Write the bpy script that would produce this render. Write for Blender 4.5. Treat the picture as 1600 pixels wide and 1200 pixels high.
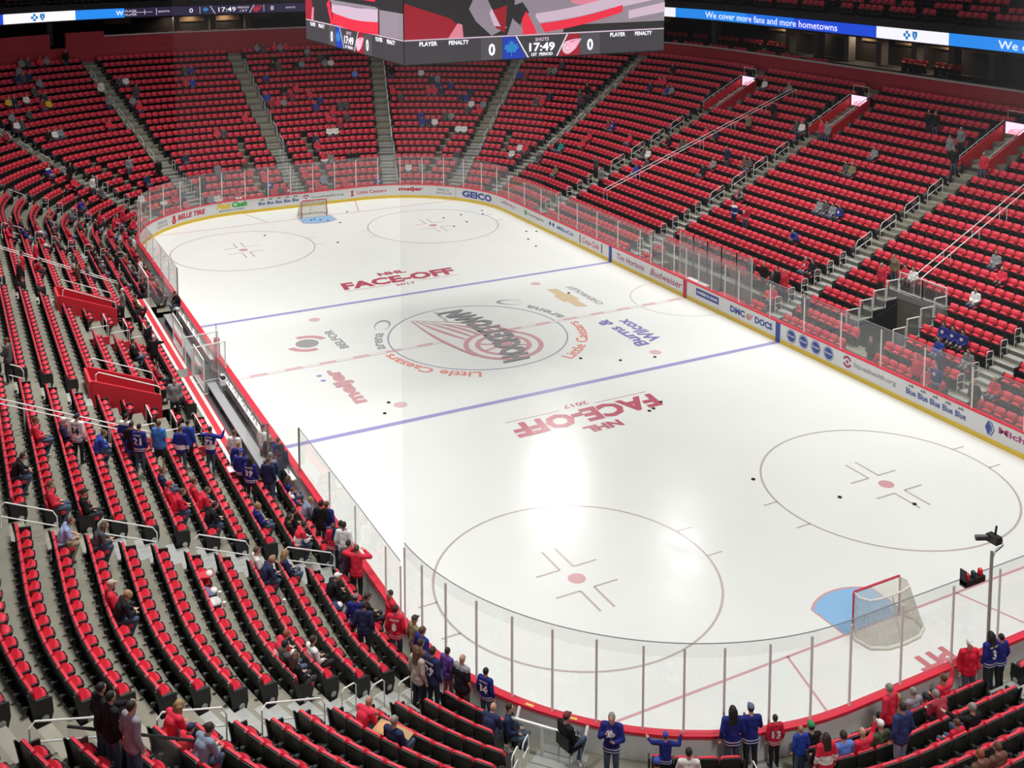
import bpy, math, random
import numpy as np
from mathutils import Vector, Matrix, Euler
from mathutils.bvhtree import BVHTree
R = math.radians
random.seed(7)
for o in list(bpy.data.objects): bpy.data.objects.remove(o)
SC = bpy.context.scene
COL = SC.collection

# ------------------------------------------------------------ camera
CAM = np.array([-24.2528, -50.1544, 20.4575]); YAW, PITCH, ROLL, FPX, PX, PY = .4744456, .1032905, -.0012968, 1758.896, 787.14, 77.24
FW = np.array([math.sin(YAW)*math.cos(PITCH), math.cos(YAW)*math.cos(PITCH), -math.sin(PITCH)])
_r = np.array([math.cos(YAW), -math.sin(YAW), 0.]); _u = np.cross(_r, FW)
RT = _r*math.cos(ROLL)+_u*math.sin(ROLL); UP = -_r*math.sin(ROLL)+_u*math.cos(ROLL)
cd = bpy.data.cameras.new('camera'); cam = bpy.data.objects.new('camera', cd); COL.objects.link(cam)
cd.sensor_width = 36; cd.lens = FPX/1600*36; cd.clip_start = .5; cd.clip_end = 400
cd.shift_x = (800-PX)/1600; cd.shift_y = (PY-600)/1600      # the photo's uprights are parallel: a shifted lens
cam.matrix_world = Matrix(((RT[0], UP[0], -FW[0], CAM[0]), (RT[1], UP[1], -FW[1], CAM[1]), (RT[2], UP[2], -FW[2], CAM[2]), (0, 0, 0, 1)))
SC.camera = cam
def proj(p):
    d = np.asarray(p, float)-CAM; w = d @ FW
    if w < .5: return (-9999, -9999, w)
    return (PX+FPX*(d @ RT)/w, PY-FPX*(d @ UP)/w, w)

# ------------------------------------------------------------ world, lights, exposure
SC.view_settings.view_transform = 'Standard'; SC.view_settings.look = 'None'
SC.view_settings.gamma = 1; SC.view_settings.exposure = 0.0
SC.view_settings.use_curve_mapping = False
W = bpy.data.worlds.new('world'); SC.world = W; W.use_nodes = True
W.node_tree.nodes['Background'].inputs[0].default_value = (.95, .97, 1, 1)
W.node_tree.nodes['Background'].inputs[1].default_value = .2
LK = .081
def area(name, loc, target, size, power, spread, col=(1, .985, .95)):
    l = bpy.data.lights.new(name, 'AREA'); l.shape = 'DISK'; l.size = size; l.energy = power*LK; l.spread = R(spread); l.color = col
    o = bpy.data.objects.new(name, l); COL.objects.link(o); o.location = loc
    o.rotation_euler = (Vector(target)-Vector(loc)).to_track_quat('-Z', 'Y').to_euler()
    return o
# the rig lamps above the rink
for (x, y, tx, ty, p) in [(-11, -24, -6, -20, 5800), (11, -24, 6, -18, 8500), (-13, -8, -8, -8, 7800), (13, -8, 6, -6, 8000), (-13, 8, -8, 6, 9500), (13, 8, 6, 6, 9000), (-11, 24, -6, 20, 12000), (9, 27, 5, 20, 11000)]:
    area('rig_lamp', (x, y, 29), (tx, ty, 0), 2.2, p, 95)
# two long throw lamps whose glare lands on the near ice
area('rig_lamp', (21.1, 28.5, 26), (0, -14, 0), 3.6, 3000, 70)
area('rig_lamp', (24.5, 15.5, 26), (0, -18, 0), 1.8, 1100, 70)
# house lights over the stands (weaker towards the top rows)
for (x, y, tx, ty, p) in [(-17, -24, -20, -27, 14500), (-17, -8, -20, -8, 15000), (-17, 10, -20, 10, 12000), (-12, 26, -18, 30, 6200), (17, 0, 20, 0, 11500), (17, 14, 20, 16, 8600), (17, -16, 20, -16, 15000), (0, 30, 0, 37, 8300), (3, -33, 3, -35, 12500), (-12, -47, -5, -33, 7000), (14, 27, 18, 31, 6300)]:
    area('house_lamp', (x, y, 22), (tx, ty, 2), 4, p, 100)

# ------------------------------------------------------------ materials
MATS = {}
def mat(name, col, rough=.6, metal=0, spec=.5, emit=0, noise=0, nscale=5., coat=0):
    if name in MATS: return MATS[name]
    m = bpy.data.materials.new(name); m.use_nodes = True; nt = m.node_tree; b = nt.nodes['Principled BSDF']
    c = (*col, 1); b.inputs['Base Color'].default_value = c; b.inputs['Roughness'].default_value = rough
    b.inputs['Metallic'].default_value = metal; b.inputs['Specular IOR Level'].default_value = spec
    if coat: b.inputs['Coat Weight'].default_value = coat
    if emit: b.inputs['Emission Color'].default_value = c; b.inputs['Emission Strength'].default_value = emit
    if noise:
        tc = nt.nodes.new('ShaderNodeTexCoord'); n = nt.nodes.new('ShaderNodeTexNoise'); n.inputs['Scale'].default_value = nscale; n.inputs['Detail'].default_value = 6
        nt.links.new(tc.outputs['Object'], n.inputs['Vector'])
        r = nt.nodes.new('ShaderNodeValToRGB'); r.color_ramp.elements[0].position = .3; r.color_ramp.elements[1].position = .7
        r.color_ramp.elements[0].color = (*[v*(1-noise) for v in col], 1); r.color_ramp.elements[1].color = (*[min(1, v*(1+noise)) for v in col], 1)
        nt.links.new(n.outputs['Fac'], r.inputs['Fac']); nt.links.new(r.outputs['Color'], b.inputs['Base Color'])
    m.diffuse_color = c; MATS[name] = m
    return m
def glassmat(name, tint, haze, ior, hazecol=(.9, .92, .92)):
    m = bpy.data.materials.new(name); m.use_nodes = True; nt = m.node_tree; nt.nodes.clear()
    o = nt.nodes.new('ShaderNodeOutputMaterial'); t = nt.nodes.new('ShaderNodeBsdfTransparent'); t.inputs[0].default_value = (*tint, 1)
    d = nt.nodes.new('ShaderNodeBsdfDiffuse'); d.inputs[0].default_value = (*hazecol, 1)
    mx = nt.nodes.new('ShaderNodeMixShader'); mx.inputs[0].default_value = haze
    nt.links.new(t.outputs[0], mx.inputs[1]); nt.links.new(d.outputs[0], mx.inputs[2]); last = mx
    if ior:
        g = nt.nodes.new('ShaderNodeBsdfGlossy'); g.inputs['Roughness'].default_value = .02; g.inputs[0].default_value = (1, 1, 1, 1)
        lw = nt.nodes.new('ShaderNodeLayerWeight'); pw = nt.nodes.new('ShaderNodeMath'); pw.operation = 'POWER'; pw.inputs[1].default_value = 4; nt.links.new(lw.outputs['Facing'], pw.inputs[0]); f = nt.nodes.new('ShaderNodeMath'); f.operation = 'MULTIPLY_ADD'; f.inputs[1].default_value = .55; f.inputs[2].default_value = ior; nt.links.new(pw.outputs[0], f.inputs[0])
        m2 = nt.nodes.new('ShaderNodeMixShader'); nt.links.new(f.outputs[0], m2.inputs[0]); nt.links.new(mx.outputs[0], m2.inputs[1]); nt.links.new(g.outputs[0], m2.inputs[2]); last = m2
    nt.links.new(last.outputs[0], o.inputs[0]); MATS[name] = m
    return m
GLASS = glassmat('rink_glass', (.955, .97, .965), .11, .05)  # white diffuse share stands in for the veil of bright ice reflected
NET = glassmat('netting', (.955, .955, .955), .045, 0, (.35, .35, .36))
RAILGLASS = glassmat('rail_glass', (.93, .95, .95), .06, .05)
def icemat():
    m = bpy.data.materials.new('ice'); m.use_nodes = True; nt = m.node_tree; b = nt.nodes['Principled BSDF']
    tc = nt.nodes.new('ShaderNodeTexCoord'); n = nt.nodes.new('ShaderNodeTexNoise'); n.inputs['Scale'].default_value = .35; n.inputs['Detail'].default_value = 5
    nt.links.new(tc.outputs['Object'], n.inputs['Vector'])
    r = nt.nodes.new('ShaderNodeValToRGB'); r.color_ramp.elements[0].color = (.80, .815, .79, 1); r.color_ramp.elements[1].color = (.85, .865, .84, 1)
    nt.links.new(n.outputs['Fac'], r.inputs['Fac']); nt.links.new(r.outputs['Color'], b.inputs['Base Color'])
    n2 = nt.nodes.new('ShaderNodeTexNoise'); n2.inputs['Scale'].default_value = 1.2; nt.links.new(tc.outputs['Object'], n2.inputs['Vector'])
    mr = nt.nodes.new('ShaderNodeMapRange'); mr.inputs['To Min'].default_value = .12; mr.inputs['To Max'].default_value = .3
    nt.links.new(n2.outputs['Fac'], mr.inputs['Value']); nt.links.new(mr.outputs['Result'], b.inputs['Roughness'])
    b.inputs['IOR'].default_value = 1.31
    MATS['ice'] = m; return m
ICE = icemat()
def M(n): return MATS[n]
mat('concrete', (.205, .194, .152), .8, noise=.12, nscale=1.3)
mat('grey_step', (.33, .335, .32), .6, noise=.05)
mat('riser', (.17, .162, .13), .8)  # beige of the treads, with the shade on the risers put into the colour
mat('red_seat', (.62, .024, .05), .55)
mat('black_plastic', (.012, .012, .014), .45)
mat('black_matte', (.006, .006, .007), .8)
mat('dark_wall', (.02, .018, .02), .8)
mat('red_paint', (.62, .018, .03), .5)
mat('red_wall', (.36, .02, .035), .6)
mat('white_paint', (.8, .8, .79), .4)
mat('board_white', (.78, .79, .79), .35, coat=.3)
mat('board_yellow', (.85, .6, .04), .4)
mat('cap_red', (.72, .03, .06), .35)
mat('board_back', (.74, .74, .73), .6)
mat('grey_metal', (.42, .43, .43), .4, metal=.2)
mat('light_metal', (.82, .83, .81), .45)
mat('grey_mid', (.25, .26, .27), .6)
mat('grey_dark', (.09, .1, .11), .6)
mat('ledge', (.5, .48, .46), .6)

# ------------------------------------------------------------ mesh helpers
class MB:
    def __init__(s): s.v = []; s.f = []; s.m = []
    def add(s, vs, fs, mi=0):
        b = len(s.v); s.v += [tuple(v) for v in vs]; s.f += [tuple(b+i for i in f) for f in fs]; s.m += [mi]*len(fs)
    def box(s, c, size, mi=0, mtx=None):
        x, y, z = [k/2 for k in size]
        vs = [Vector((a*x, b*y, d*z)) for a in (-1, 1) for b in (-1, 1) for d in (-1, 1)]
        if mtx is not None: vs = [mtx @ v for v in vs]
        c = Vector(c); s.add([v+c for v in vs], [(0, 1, 3, 2), (4, 6, 7, 5), (0, 4, 5, 1), (2, 3, 7, 6), (0, 2, 6, 4), (1, 5, 7, 3)], mi)
    def tube(s, pts, r, n=6, mi=0, close=False, r2=None):
        pts = [Vector(p) for p in pts]; k = len(pts); rings = []
        for i, p in enumerate(pts):
            a = pts[max(i-1, 0)]; b = pts[min(i+1, k-1)]; d = (b-a).normalized()
            q = d.to_track_quat('Z', 'Y'); rr = r if r2 is None else r+(r2-r)*i/(k-1)
            rings.append([p+q @ Vector((rr*math.cos(t*2*math.pi/n), rr*math.sin(t*2*math.pi/n), 0)) for t in range(n)])
        vs = [v for g in rings for v in g]; fs = []
        for i in range(k-1):
            for j in range(n): fs.append((i*n+j, i*n+(j+1) % n, (i+1)*n+(j+1) % n, (i+1)*n+j))
        fs.append(tuple(range(n-1, -1, -1))); fs.append(tuple((k-1)*n+j for j in range(n)))
        s.add(vs, fs, mi)
    def ell(s, c, r, n=10, m=6, mi=0, rot=None):
        vs = []; fs = []; c = Vector(c)
        for i in range(m+1):
            a = math.pi*i/m
            for j in range(n):
                b = 2*math.pi*j/n; v = Vector((r[0]*math.sin(a)*math.cos(b), r[1]*math.sin(a)*math.sin(b), r[2]*math.cos(a)))
                if rot is not None: v = rot @ v
                vs.append(c+v)
        for i in range(m):
            for j in range(n): fs.append((i*n+j, (i+1)*n+j, (i+1)*n+(j+1) % n, i*n+(j+1) % n))
        s.add(vs, fs, mi)
    def cap(s, a, b, ra, rb, n=10, mi=0):
        a = Vector(a); b = Vector(b); d = b-a; L = d.length or 1e-4; q = d.to_track_quat('Z', 'Y') if d.length > 1e-5 else Euler((0, 0, 0)).to_quaternion()
        prof = [(ra*math.sin(t), -ra*math.cos(t)) for t in (.02, .5, 1., 1.5)]+[(rb*math.sin(t), L-rb*math.cos(t)) for t in (1.64, 2.14, 2.64, 3.12)]
        vs = [a+q @ Vector((r*math.cos(2*math.pi*j/n), r*math.sin(2*math.pi*j/n), z)) for r, z in prof for j in range(n)]
        fs = [(i*n+j, i*n+(j+1) % n, (i+1)*n+(j+1) % n, (i+1)*n+j) for i in range(len(prof)-1) for j in range(n)]
        fs.append(tuple(range(n-1, -1, -1))); fs.append(tuple((len(prof)-1)*n+j for j in range(n)))
        s.add(vs, fs, mi)
    def mesh(s, name, mats, smooth=False):
        me = bpy.data.meshes.new(name); me.from_pydata(s.v, [], s.f)
        for m in (mats if isinstance(mats, (list, tuple)) else [mats]): me.materials.append(m)
        if any(s.m): me.polygons.foreach_set('material_index', s.m)
        if smooth: me.polygons.foreach_set('use_smooth', [True]*len(me.polygons))
        me.update(); return me
    def obj(s, name, mats, parent=None, smooth=False):
        return link(name, s.mesh(name, mats, smooth), parent)
def link(name, me, parent=None):
    o = bpy.data.objects.new(name, me); COL.objects.link(o)
    if parent is not None: o.parent = parent
    return o
def tag(o, label, cat, group=None, kind=None):
    if label: o['label'] = label
    if cat: o['category'] = cat
    if group: o['group'] = group
    if kind: o['kind'] = kind
    return o
def struct(o): o['kind'] = 'structure'; return o
def thing(name, label, cat, loc=(0, 0, 0), rz=0, group=None):
    o = bpy.data.objects.new(name, None); COL.objects.link(o); o.location = loc; o.rotation_euler = (0, 0, rz); o.empty_display_size = .2
    return tag(o, label, cat, group)
def dup(root, loc, rz, label, group=None, scale=None, cat=None):
    r = root.copy(); COL.objects.link(r); r.location = loc; r.rotation_euler = (0, 0, rz)
    if scale: r.scale = (scale,)*3
    r['label'] = label
    if group: r['group'] = group
    for ch in list(root.children):
        c = ch.copy(); COL.objects.link(c); c.parent = r
        for g in ch.children:
            d = g.copy(); COL.objects.link(d); d.parent = c
    return r
ORD = ['first', 'second', 'third', 'fourth', 'fifth', 'sixth', 'seventh', 'eighth', 'ninth', 'tenth', 'eleventh', 'twelfth', 'thirteenth', 'fourteenth', 'fifteenth', 'sixteenth', 'seventeenth', 'eighteenth', 'nineteenth', 'twentieth', 'twenty-first', 'twenty-second', 'twenty-third', 'twenty-fourth', 'twenty-fifth', 'twenty-sixth', 'twenty-seventh', 'twenty-eighth']
def textmesh(body, size=1., bold=.0, res=2, shear=0, align='CENTER'):
    """2-D vertices and faces of a line of lettering; baseline at y = 0, centred on x unless told otherwise."""
    cu = bpy.data.curves.new('lettering', 'FONT'); cu.body = body; cu.size = size; cu.offset = bold*size; cu.resolution_u = res; cu.shear = shear; cu.align_x = align
    o = bpy.data.objects.new('lettering', cu); COL.objects.link(o)
    dg = bpy.context.evaluated_depsgraph_get(); me = bpy.data.meshes.new_from_object(o.evaluated_get(dg))
    v = [(a.co.x, a.co.y) for a in me.vertices]; f = [tuple(p.vertices) for p in me.polygons]
    bpy.data.objects.remove(o); bpy.data.curves.remove(cu); bpy.data.meshes.remove(me)
    return v, f
def fit(vf, w, h):
    """scale lettering so it spans w wide and h tall, centred on the origin."""
    v, f = vf; xs = [a[0] for a in v]; ys = [a[1] for a in v]
    x0, x1, y0, y1 = min(xs), max(xs), min(ys), max(ys)
    return [((a-(x0+x1)/2)*w/(x1-x0), (b-(y0+y1)/2)*h/(y1-y0)) for a, b in v], f
def flat(name, vf, fn, m, parent):
    v, f = vf; mb = MB(); mb.add([fn(a, b) for a, b in v], f); return mb.obj(name, m, parent)
def poly(pts): return list(pts), [tuple(range(len(pts)))]
def ring2(cx, cy, r0, r1, a0=0, a1=2*math.pi, n=48, sy=1.):
    v = []; f = []
    for i in range(n+1):
        a = a0+(a1-a0)*i/n; v += [(cx+r0*math.cos(a), cy+r0*math.sin(a)*sy), (cx+r1*math.cos(a), cy+r1*math.sin(a)*sy)]
    for i in range(n): f.append((2*i, 2*i+1, 2*i+3, 2*i+2))
    return v, f
def join2(*parts):
    v = []; f = []
    for pv, pf in parts:
        b = len(v); v += list(pv); f += [tuple(b+i for i in q) for q in pf]
    return v, f
def rect2(x0, y0, x1, y1): return [(x0, y0), (x1, y0), (x1, y1), (x0, y1)], [(0, 1, 2, 3)]
def xf(vf, s=1, dx=0, dy=0, sx=None): return [((s if sx is None else sx)*a+dx, s*b+dy) for a, b in vf[0]], vf[1]
def winged_wheel(split=False):
    """winged wheel: wheel at the lower left, wing sweeping to the upper right; about 2 units wide. Returns red shapes and a white backing."""
    cx, cy = -.47, -.14
    red = [ring2(cx, cy, .48, .55), ring2(cx, cy, .32, .39), ring2(cx, cy, .0, .14)]
    for k in range(8):
        a = k*math.pi/4+.3; c, s_ = math.cos(a), math.sin(a); p = (-s_*.02, c*.02)
        red.append(poly([(cx+c*.14+p[0], cy+s_*.14+p[1]), (cx+c*.14-p[0], cy+s_*.14-p[1]), (cx+c*.33-p[0], cy+s_*.33-p[1]), (cx+c*.33+p[0], cy+s_*.33+p[1])]))
    def feather(x0, y0, x1, y1, bend, w):
        a = []; b = []
        for i in range(13):
            t = i/12; x = x0+(x1-x0)*t; y = y0+(y1-y0)*t+bend*math.sin(math.pi*t); ww = w*(.35+.65*math.sin(math.pi*min(1, t+.15)))
            a.append((x, y+ww)); b.append((x, y-ww))
        v = a+b; n = 13; return v, [(i, n+i, n+i+1, i+1) for i in range(12)]
    for q in [(-.66, .38, .97, .62, .07, .026), (-.05, .24, .93, .57, .03, .03), (.02, .12, .86, .5, -.03, .03), (.06, 0, .76, .38, -.05, .03), (.08, -.13, .62, .24, -.07, .03), (.04, -.27, .46, .08, -.07, .028), (-.12, -.52, .97, .61, -.2, .026)]: red.append(feather(*q))
    wing = poly([(-.66, .36), (-.2, .5), (.4, .6), (.97, .62), (.8, .3), (.55, .0), (.3, -.25), (.05, -.4), (-.2, -.5), (-.3, 0)][::-1])
    return (red if split else join2(*red)), ([ring2(cx, cy, .0, .53), wing] if split else join2(ring2(cx, cy, .0, .53), wing))
LEAFP = [(0, 1), (.12, .72), (.3, .82), (.24, .42), (.46, .62), (.52, .48), (.82, .5), (.7, .26), (.92, .14), (.5, -.2), (.56, -.38), (.06, -.3), (.05, -.8)]
def leaf2(): return poly(LEAFP+[(-x, y) for x, y in LEAFP[::-1]][:-1])

# ------------------------------------------------------------ rink outline and the bowl around it
RX, RY, RC = 12.954, 30.48, 8.534
CX, CY = RX-RC, RY-RC
SEG = [('side', 2*CY), ('arc', RC*math.pi/2), ('end', 2*CX), ('arc', RC*math.pi/2)]*2
BRK = [0]
for _, L in SEG: BRK.append(BRK[-1]+L)
T = BRK[-1]
def path(t, d):
    """point on the outline offset by d, with outward normal; t runs clockwise from the near end of the left side."""
    t = t % T
    if t < BRK[1]: return (-RX-d, -CY+t, -1, 0)
    if t < BRK[2]: a = math.pi-(t-BRK[1])/RC; c = (-CX, CY)
    elif t < BRK[3]: return (-CX+t-BRK[2], RY+d, 0, 1)
    elif t < BRK[4]: a = math.pi/2-(t-BRK[3])/RC; c = (CX, CY)
    elif t < BRK[5]: return (RX+d, CY-(t-BRK[4]), 1, 0)
    elif t < BRK[6]: a = -(t-BRK[5])/RC; c = (CX, -CY)
    elif t < BRK[7]: return (CX-(t-BRK[6]), -RY-d, 0, -1)
    else: a = -math.pi/2-(t-BRK[7])/RC; c = (-CX, -CY)
    r = RC+d; return (c[0]+r*math.cos(a), c[1]+r*math.sin(a), math.cos(a), math.sin(a))
def reallen(t, d):
    s = 0
    for i, (k, L) in enumerate(SEG):
        f = (RC+d)/RC if k == 'arc' else 1
        if t <= BRK[i+1]: return s+(t-BRK[i])*f
        s += L*f
    return s
def unreal(s, d):
    for i, (k, L) in enumerate(SEG):
        f = (RC+d)/RC if k == 'arc' else 1
        if s <= L*f: return BRK[i]+s/f
        s -= L*f
    return T
def dist(x, y):
    ax, ay = abs(x), abs(y)
    return math.hypot(ax-CX, ay-CY)-RC if ax > CX and ay > CY else max(ax-RX, ay-RY)
D0, TR = 1.0493, .8848
def drow(r): return D0+TR*r
def zrow(r): return .2929+.3458*r+.0026*r*r
NR = 23
FRONT = .80          # a row's tread reaches this far in front of its seat backs
def rowof(d): return max(0, int(math.floor((d-(D0-FRONT))/TR)))
# aisles: a point and a direction in plan, and the t range they can lie in
AL = []
for sx in (-1, 1):
    for y in (-18.1, -6.4, 6.4, 18.1): AL.append(((sx*13, y), (sx, 0)))
    AL.append(((sx*14.3, 25.55), (sx*1., .37))); AL.append(((sx*14.3, -25.05), (sx*1., -.32)))
    AL.append(((sx*12.4, 29.1 if sx > 0 else 30.1), (sx*1., 1.03))); AL.append(((sx*12.4, -29.1), (sx*1., -1.03)))
    AL.append(((sx*7.6, 31.6), (sx*1., 3.1 if sx > 0 else 3.9))); AL.append(((sx*7.6, -31.6), (sx*1., -3.1)))
for sy in (-1, 1): AL.append(((.25, sy*31), (0, sy)))
def aisle_t(al, d):
    (px, py), (dx, dy) = al; L = math.hypot(dx, dy); dx /= L; dy /= L
    lo, hi = -4., 34.
    k = 0
    for _ in range(40):
        k = (lo+hi)/2
        if dist(px+dx*k, py+dy*k) < d: lo = k
        else: hi = k
    return xy2t(px+dx*k, py+dy*k)
def xy2t(x, y):
    if abs(x) > CX and abs(y) > CY:
        a = math.atan2(y-math.copysign(CY, y), x-math.copysign(CX, x))
        if x < 0 and y > 0: return BRK[1]+(math.pi-a)*RC
        if x > 0 and y > 0: return BRK[3]+(math.pi/2-a)*RC
        if x > 0: return BRK[5]+(-a)*RC
        return BRK[7]+(-math.pi/2-a)*RC
    if abs(y) <= CY and not (abs(x) <= CX and abs(y) > RY): return y+CY if x < 0 else BRK[4]+CY-y
    return BRK[2]+x+CX if y > 0 else BRK[6]+CX-x
AIS = sorted(range(len(AL)), key=lambda i: aisle_t(AL[i], 2))
AISLE_W = 1.3
def void(x, y, r):
    """places where the terrace has no seats: benches, penalty boxes, the machine tunnel, the low vomitories and their landings."""
    if x < 0 and -12.4 < y < 10.4 and r < 2: return 'bench'
    if x > 0 and -4.2 < y < 4.2 and r < 2: return 'bench'
    if x > 0 and -13.1 < y < -10.2 and 2 <= r < 6: return 'tunnel'
    if x < 0 and (5.1 < y < 6.7 or -6.3 < y < -4.7) and 3 <= r <= 6: return 'vom'
    return None
def seatless(x, y, r):
    if void(x, y, r) or (x > 0 and -13.45 < y < -9.85 and 2 <= r < 6) or (x > 0 and -13.3 < y < -11.5 and r < 2) or (r < 2 and (x < 0 and -12.7 < y < 10.7 or x > 0 and -4.5 < y < 4.5)): return True
    if x < 0 and 3 <= r <= 5 and (1.6 < y < 3.5 or -9.9 < y < -7.9): return True
    if x < 0 and 3 <= r <= 6 and (4.7 < y < 7.1 or -6.7 < y < -4.3): return True
    if r in (17, 18, 19, 20) and x > 0 and any(abs(y-q) < 1.9 for q in (6.2, -6.2, 17.8)): return True
    if r < 2 and -12.95 < x < -9.9 and y < -27.2: return True
    return False
SEATS = []   # (x, y, z, rz, row, section, index, count)
SPC = .537
for r in range(NR):
    d = drow(r); ts = [aisle_t(AL[i], d) for i in AIS]
    for k in range(len(AIS)):
        a = reallen(ts[k], d)+AISLE_W/2; b = reallen(ts[(k+1) % len(AIS)], d)-AISLE_W/2
        tot = reallen(T, d)
        if b < a: b += tot
        n = int((b-a)/SPC); off = (b-a-n*SPC)/2
        gap = None
        if r < 9 and 8 <= n: gap = 3 if (k % 2) else n-4      # the narrow break between the fixed and the sliding seats
        for i in range(n):
            s = a+off+(i+.5)*SPC
            t = unreal(s % tot, d); x, y, nx, ny = path(t, d)
            if gap is not None and y > 24: 
                if i == gap: continue
            if seatless(x, y, r): continue
            SEATS.append((x, y, zrow(r), math.atan2(-ny, -nx)-math.pi/2, r, k, i, n))
# ------------------------------------------------------------ ice
def outline(d, n=14):
    pts = []
    for i, (k, L) in enumerate(SEG):
        m = n if k == 'arc' else 1
        for j in range(m): pts.append(path(BRK[i]+L*j/m, d)[:2])
    return pts
mb = MB(); pts = outline(0.0); mb.add([(x, y, 0) for x, y in pts][::-1], [tuple(range(len(pts)))])
ice = struct(mb.obj('ice_sheet', ICE))
def slab(x0, y0, x1, y1, z): return [(x0, y0, z), (x1, y0, z), (x1, y1, z), (x0, y1, z)], [(0, 1, 2, 3)]
gx = MB(); gx.add(*slab(-60, -75, 60, 75, -.35)); struct(gx.obj('floor', M('grey_dark')))
def imat(n, c): return mat('ice_'+n, c, .22, coat=.0)
imat('red', (.62, .19, .22)); imat('pale_red', (.66, .36, .38)); imat('deep_red', (.50, .09, .14)); imat('blue', (.36, .34, .62)); imat('grey', (.38, .38, .38))
imat('crease', (.28, .52, .80)); imat('line', (.52, .44, .43)); imat('gold', (.72, .58, .36)); imat('purple', (.25, .22, .52)); imat('orange', (.85, .28, .22)); imat('white', (.83, .83, .82)); imat('pink', (.72, .50, .52)); imat('navy', (.36, .37, .48)); imat('charcoal', (.30, .30, .31))
def on_ice(name, vf, m, cx=0, cy=0, rot=0, z=.004):
    c, s = math.cos(rot), math.sin(rot)
    return flat(name, vf, lambda a, b: (cx+a*c-b*s, cy+a*s+b*c, z), M('ice_'+m), ice)
for sy in (-1, 1):
    on_ice('blue_line', rect2(-12.94, sy*7.77-.15, 12.94, sy*7.77+.15), 'blue')
    gy = 27.127; gx_ = CX+math.sqrt(RC**2-(gy-CY)**2)
    on_ice('goal_line', rect2(-gx_, sy*gy-.045, gx_, sy*gy+.045), 'pale_red')
    for sx in (-1, 1):
        v = [(sx*3.353, sy*gy), (sx*3.353+sx*.08, sy*gy), (sx*4.267+sx*.08, sy*30.47), (sx*4.267, sy*30.47)]
        on_ice('trapezoid_line', poly(v if sx*sy > 0 else v[::-1]), 'pale_red')
        on_ice('faceoff_circle', ring2(0, 0, 4.53, 4.61, n=72), 'line', sx*6.706, sy*21.03)
        on_ice('faceoff_dot', ring2(0, 0, 0, .29, n=24), 'pale_red', sx*6.706, sy*21.03)
        on_ice('faceoff_dot', ring2(0, 0, 0, .3, n=24), 'pink', sx*6.706, sy*6.096)
        L = []
        for ax in (-1, 1):
            for ay in (-1, 1):
                x0, y0 = ax*.25, ay*.64
                L += [rect2(*sorted((x0, x0+ax*.88))[:1], y0-.04, sorted((x0, x0+ax*.88))[1], y0+.04), rect2(x0-.04, min(y0, y0+ay*1.2), x0+.04, max(y0, y0+ay*1.2))]
                hx = 4.572*math.cos(math.asin(.86/4.572))
                L.append(rect2(min(ax*hx, ax*(hx+.61)), ay*.86-.035, max(ax*hx, ax*(hx+.61)), ay*.86+.035))
        on_ice('hash_marks', join2(*L), 'line', sx*6.706, sy*21.03)
    # crease: half disc cut at the sides
    pts = [(-1.22, 0)]
    for i in range(21):
        a = math.pi*(1-i/20); x, y = 1.83*math.cos(a), 1.83*math.sin(a)
        if abs(x) <= 1.22 or True:
            pts.append((max(-1.32, min(1.32, x)), max(y, 0)))
    pts.append((1.22, 0)); pts = [p for i, p in enumerate(pts) if i == 0 or (abs(p[0]-pts[i-1][0])+abs(p[1]-pts[i-1][1])) > 1e-4]
    arc = [(1.83*math.cos(a), 1.83*math.sin(a)) for a in [math.acos(1.22/1.83)+(math.pi-2*math.acos(1.22/1.83))*i/20 for i in range(21)]]
    cr = [(1.22, 0)]+arc+[(-1.22, 0)]
    out = [(x*1.03, y*1.03) for x, y in cr]
    on_ice('crease_border', poly(out), 'pale_red', 0, sy*gy, 0 if sy < 0 else math.pi, .005)
    on_ice('goal_crease', poly([(x*.985, y*.985+.0) for x, y in cr]), 'crease', 0, sy*gy, 0 if sy < 0 else math.pi, .008)
# centre line with its white checks
on_ice('centre_line', rect2(-12.94, -.15, 12.94, .15), 'pink')
on_ice('centre_line_checks', join2(*[rect2(-12.6+i*1.68, -.11, -11.75+i*1.68, .11) for i in range(16)]), 'white', z=.007)
on_ice('centre_circle', ring2(0, 0, 4.53, 4.61, n=90), 'navy', z=.006)
on_ice('referee_crease', ring2(12.94, 0, 3.02, 3.07, math.pi/2, 3*math.pi/2, n=40), 'line')
# lettering painted under the ice
def itext(name, s, w, h, cx, cy, rot, m, bold=.02, shear=0, z=.009):
    return on_ice(name, fit(textmesh(s, bold=bold, shear=shear), w, h), m, cx, cy, rot, z)
for sy in (1, -1):
    rot = 0 if sy > 0 else math.pi
    itext('faceoff_lettering', 'FACE-OFF', 7.25, 1.3, 0, sy*10.72, rot, 'deep_red', .045, .12)
    itext('faceoff_lettering', 'NHL', 1.75, .58, 0, sy*11.98, rot, 'deep_red', .05)
    itext('faceoff_lettering', '2017', 1.25, .34, -.05*sy, sy*9.62, rot, 'deep_red', .02)
    on_ice('faceoff_underline', join2(rect2(-3.6, -.02, -.9, .02), rect2(.9, -.02, 3.5, .02)), 'deep_red', 0, sy*9.83, rot)
Q = math.pi/2
itext('belfor_lettering', 'BELFOR', 2.8, .48, -6.62, 2.83, Q, 'grey', .03)
on_ice('belfor_emblem', ring2(0, 0, 0, .58, n=32), 'grey', -8.1, 2.9)
on_ice('belfor_emblem', join2(ring2(0, 0, .78, 1.12, R(-40), R(50)), ring2(0, 0, .78, 1.12, R(140), R(230))), 'pale_red', -8.1, 2.9, R(45+10))
itext('meijer_lettering', 'meijer', 4.2, 1.0, -8.1, -3.02, Q, 'pale_red', .05)
on_ice('meijer_dots', join2(ring2(0, 0, 0, .13, n=16), ring2(.62, 0, 0, .13, n=16)), 'blue', -8.86, -2.0, Q)
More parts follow.
